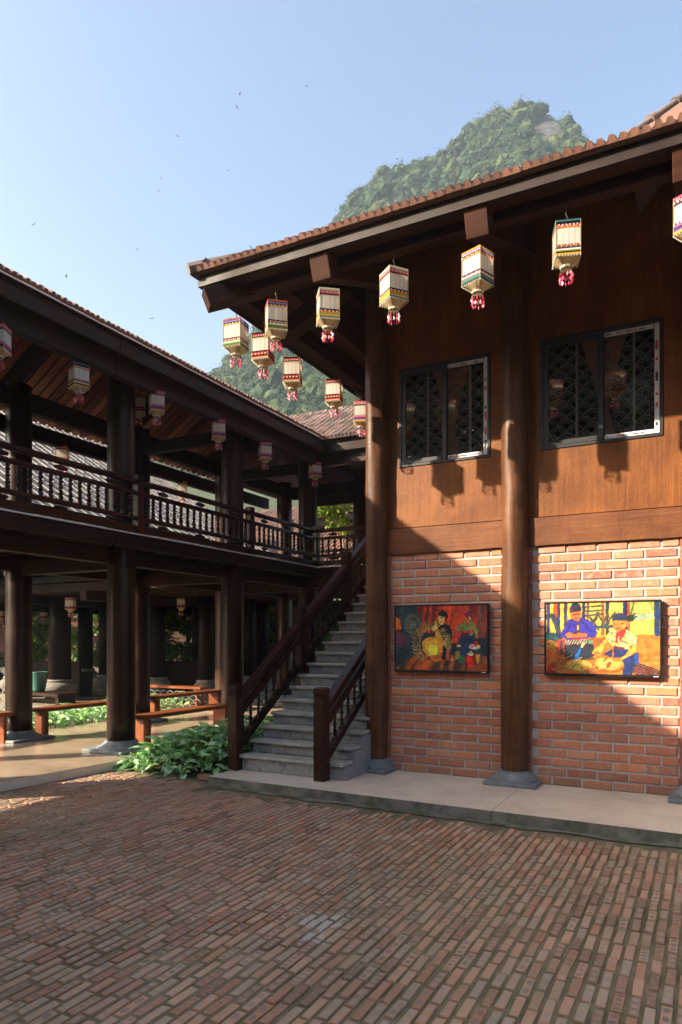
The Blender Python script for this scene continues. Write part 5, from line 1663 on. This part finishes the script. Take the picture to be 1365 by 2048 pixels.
def rocky(l, d):                                           # bare limestone near the summit and on the left flank
    px = 682.5 + l * 1390 / d
    z = hill_h(l, d); py = 1277 - 1390 * (z - 1.75) / d
    a = ((px - 1108) / 48) ** 2 + ((py - 270) / 44) ** 2
    b = ((px - 786) / 16) ** 2 + ((py - 402) / 32) ** 2
    c = ((px - 880) / 60) ** 2 + ((py - 290) / 12) ** 2
    nz_ = .95 * mnoise.noise((l * .11, d * .11, z * .11))
    return a + nz_ < 1 or b + nz_ < 1
hm = MB()
hm.v = HV; hm.f = HF; hm.c = [None] * len(HF)
hm.m = []
for i in range(len(ds) - 1):
    for j in range(nl - 1):
        hm.m.append(1 if rocky(ls[j] + 1.5, ds[i] + 1.5) else 0)
o = hm.build('hill', ['hill', 'rock'], smooth=True)
structure(o, 'steep forested limestone hill with bare rock near its summit', 'hill')
r = random.Random(21)
pts = []
tries = 0
while len(pts) < 5200 and tries < 90000:
    tries += 1
    l = r.uniform(-62, 92); d = r.uniform(104, 196)
    z = hill_h(l, d)
    if z < 9: continue
    py = 1277 - 1390 * (z - 1.75) / d; px = 682.5 + l * 1390 / d
    if py > 960 or px < 250 or px > 1420: continue
    if px > 760 and py > 560: continue
    if rocky(l, d) and r.random() < .9: continue
    pts.append((l, d, z))
VV, CC, CORE = [], [], []
base_cols = np.array([(.038, .070, .026), (.026, .052, .022), (.055, .088, .032), (.032, .062, .030), (.075, .10, .036), (.020, .038, .018)])
rg = np.random.default_rng(5)
for l, d, z in pts:
    rad = rg.uniform(.9, 2.3) * (1.4 if rg.random() < .14 else 1)
    c = (-SIN * d + COS * l, COS * d + SIN * l, z + rad * .55)
    n = int(34 + 44 * rad); bc = base_cols[rg.integers(6)] * rg.uniform(.4, 1.15)
    CORE.append((c, rad, bc))
    V, C = leaf_cards(n, [c], [rad * 1.06], .26, [bc], int(rg.integers(1 << 30)), 1.0 if rg.random() < .7 else 1.3, 1.5)
    VV.append(V); CC.append(C)
V = np.concatenate(VV); C = np.concatenate(CC)
# solid lumpy inside of each crown, so that it has a light and a dark side
bm = bmesh.new(); bmesh.ops.create_icosphere(bm, subdivisions=2, radius=1)
IV = np.array([v.co for v in bm.verts]); IF = np.array([[v.index for v in f.verts] for f in bm.faces]); bm.free()
SV, SF, SC = [], [], []
for k, (c, rad, col) in enumerate(CORE):
    d_ = IV * (1 + rg.uniform(-.3, .22, (len(IV), 1))) * rad * np.array([.80, .80, .74]) * rg.uniform(.85, 1.12, (1, 3))
    SV.append(d_ + np.array(c)); SF.append(IF + k * len(IV)); SC.append(np.array(col)[None, :] * rg.uniform(.5, 1.0, (len(IF), 1)))
SV = np.concatenate(SV); SF = np.concatenate(SF); SC = np.concatenate(SC)
n4, n3 = len(V) // 4, len(SF)
me = bpy.data.meshes.new('forest')
me.vertices.add(n4 * 4 + len(SV)); me.vertices.foreach_set('co', np.concatenate([V, SV]).astype(np.float32).ravel())
me.loops.add(n4 * 4 + n3 * 3); me.loops.foreach_set('vertex_index', np.concatenate([np.arange(n4 * 4), (SF + n4 * 4).ravel()]).astype(np.int32))
me.polygons.add(n4 + n3); me.polygons.foreach_set('loop_start', np.concatenate([np.arange(0, n4 * 4, 4), n4 * 4 + np.arange(0, n3 * 3, 3)]).astype(np.int32))
me.update(calc_edges=True)
at = me.color_attributes.new('col', 'FLOAT_COLOR', 'CORNER')
cl = np.ones((n4 * 4 + n3 * 3, 4), np.float32); cl[:n4 * 4, :3] = np.repeat(C, 4, 0); cl[n4 * 4:, :3] = np.repeat(SC, 3, 0)
at.data.foreach_set('color', cl.ravel()); me.materials.append(M['foliage_far'])
me.polygons.foreach_set('use_smooth', [False] * len(me.polygons))
o = place('forest', me, (0, 0, 0))
tag(o, 'hazy forest covering the limestone hill', 'forest', None, 'stuff')

# unseen hill strip added behind the camera to block low sky light
rh_ = MB(); V = []; F = []
nx_, ny_ = 40, 10
for j in range(ny_):
    for i in range(nx_):
        x = -45 + i * 5.5; y = -40 - j * 9
        t = math.sin(math.pi * min(1, j / (ny_ - 1) * 1.1)); e = min(1, i / 6, (nx_ - 1 - i) / 6)
        V.append((x, y, max(-1, 46 * t * e * (1 + .25 * mnoise.noise((x * .03, y * .03, 8))) - 1)))
for j in range(ny_ - 1):
    for i in range(nx_ - 1):
        F.append((j * nx_ + i, j * nx_ + i + 1, (j + 1) * nx_ + i + 1, (j + 1) * nx_ + i))
structure(rh_.add(V, F).build('ridge', 'hill', smooth=True), 'unseen hill strip added behind the camera to block low sky', 'hill')

rw_ = MB(); V = []; F = []  # second unseen strip, added to keep low western sky off the wall
for j in range(10):
    for i in range(40):
        y = -170 + i * 8.0; x = -130 - j * 10
        t = math.sin(math.pi * min(1, j / 9 * 1.1)); e = min(1, i / 8, (39 - i) / 5)
        V.append((x, y, max(-1, 50 * t * e * (1 + .25 * mnoise.noise((x * .03, y * .03, 5))) - 1)))
for j in range(9):
    for i in range(39):
        F.append((j * 40 + i, (j + 1) * 40 + i, (j + 1) * 40 + i + 1, j * 40 + i + 1))
structure(rw_.add(V, F).build('ridge', 'hill', smooth=True), 'unseen hill strip added beyond the left gallery to block low sky', 'hill')

# ================================================================== BIRDS
bm_ = MB()
bm_.lathe([(.004, -.11), (.028, -.04), (.03, .03), (.012, .09)], (0, 0, 0), 6)
bm_.v = [(x, z, y) for x, y, z in bm_.v]
for s_ in (-1, 1):
    bm_.add([(s_ * .02, .05, .01), (s_ * .16, .03, .07), (s_ * .30, -.06, .05), (s_ * .15, -.05, .06), (s_ * .02, -.05, .01)], [(0, 1, 2, 3, 4)])
bird_me = bm_.mesh('bird', 'bird')
BIRDL = ['upper one of a close pair', 'lower one of a close pair', 'alone left of the close pair', 'highest and farthest right', 'lower of two far left of the hill', 'upper of two far left of the hill', 'right of centre above the roof corner', 'just above the gallery eave tiles', 'farthest left of all', 'between the gallery and the roof corner', 'just above the corner of the tiled roof', 'lowest, under the roof corner']
for i, (px, py, dd) in enumerate(((480, 188, 62), (474, 214, 64), (355, 272, 60), (614, 172, 75), (318, 382, 55), (322, 357, 70), (458, 341, 66), (133, 553, 50), (68, 449, 60), (274, 499, 58), (502, 494, 62), (305, 637, 60))):
    l = (px - 682.5) * dd / 1390
    o = bpy.data.objects.new('bird', bird_me); COL.objects.link(o)
    o.location = (-SIN * dd + COS * l, COS * dd + SIN * l, 1.75 + dd * (1277 - py) / 1390)
    o.rotation_euler = (R.uniform(-.4, .4), R.uniform(-.7, .7), R.uniform(0, 6.28)); o.scale = (.78,) * 3
    tag(o, 'tiny dark bird flying in the open sky, ' + BIRDL[i], 'bird', 'birds in the sky')

# ================================================================== HAZE
hz = MB().box(-330, -330, -1.2, 330, 330, 172)
hm_ = bpy.data.materials.new('haze'); hm_.use_nodes = True
nt = hm_.node_tree
nt.nodes.remove(nt.nodes['Principled BSDF'])
pvn = nt.nodes.new('ShaderNodeVolumePrincipled')
pvn.inputs['Color'].default_value = (.70, .87, 1.0, 1)
pvn.inputs['Density'].default_value = HAZE_DENSITY
pvn.inputs['Anisotropy'].default_value = .2
nt.links.new(pvn.outputs[0], nt.nodes['Material Output'].inputs['Volume'])
M['haze'] = hm_
if HAZE_DENSITY > 0:
    o = hz.build('haze', 'haze')
    tag(o, 'thin pale haze in the air between the courtyard and the hill', 'haze', None, 'stuff')
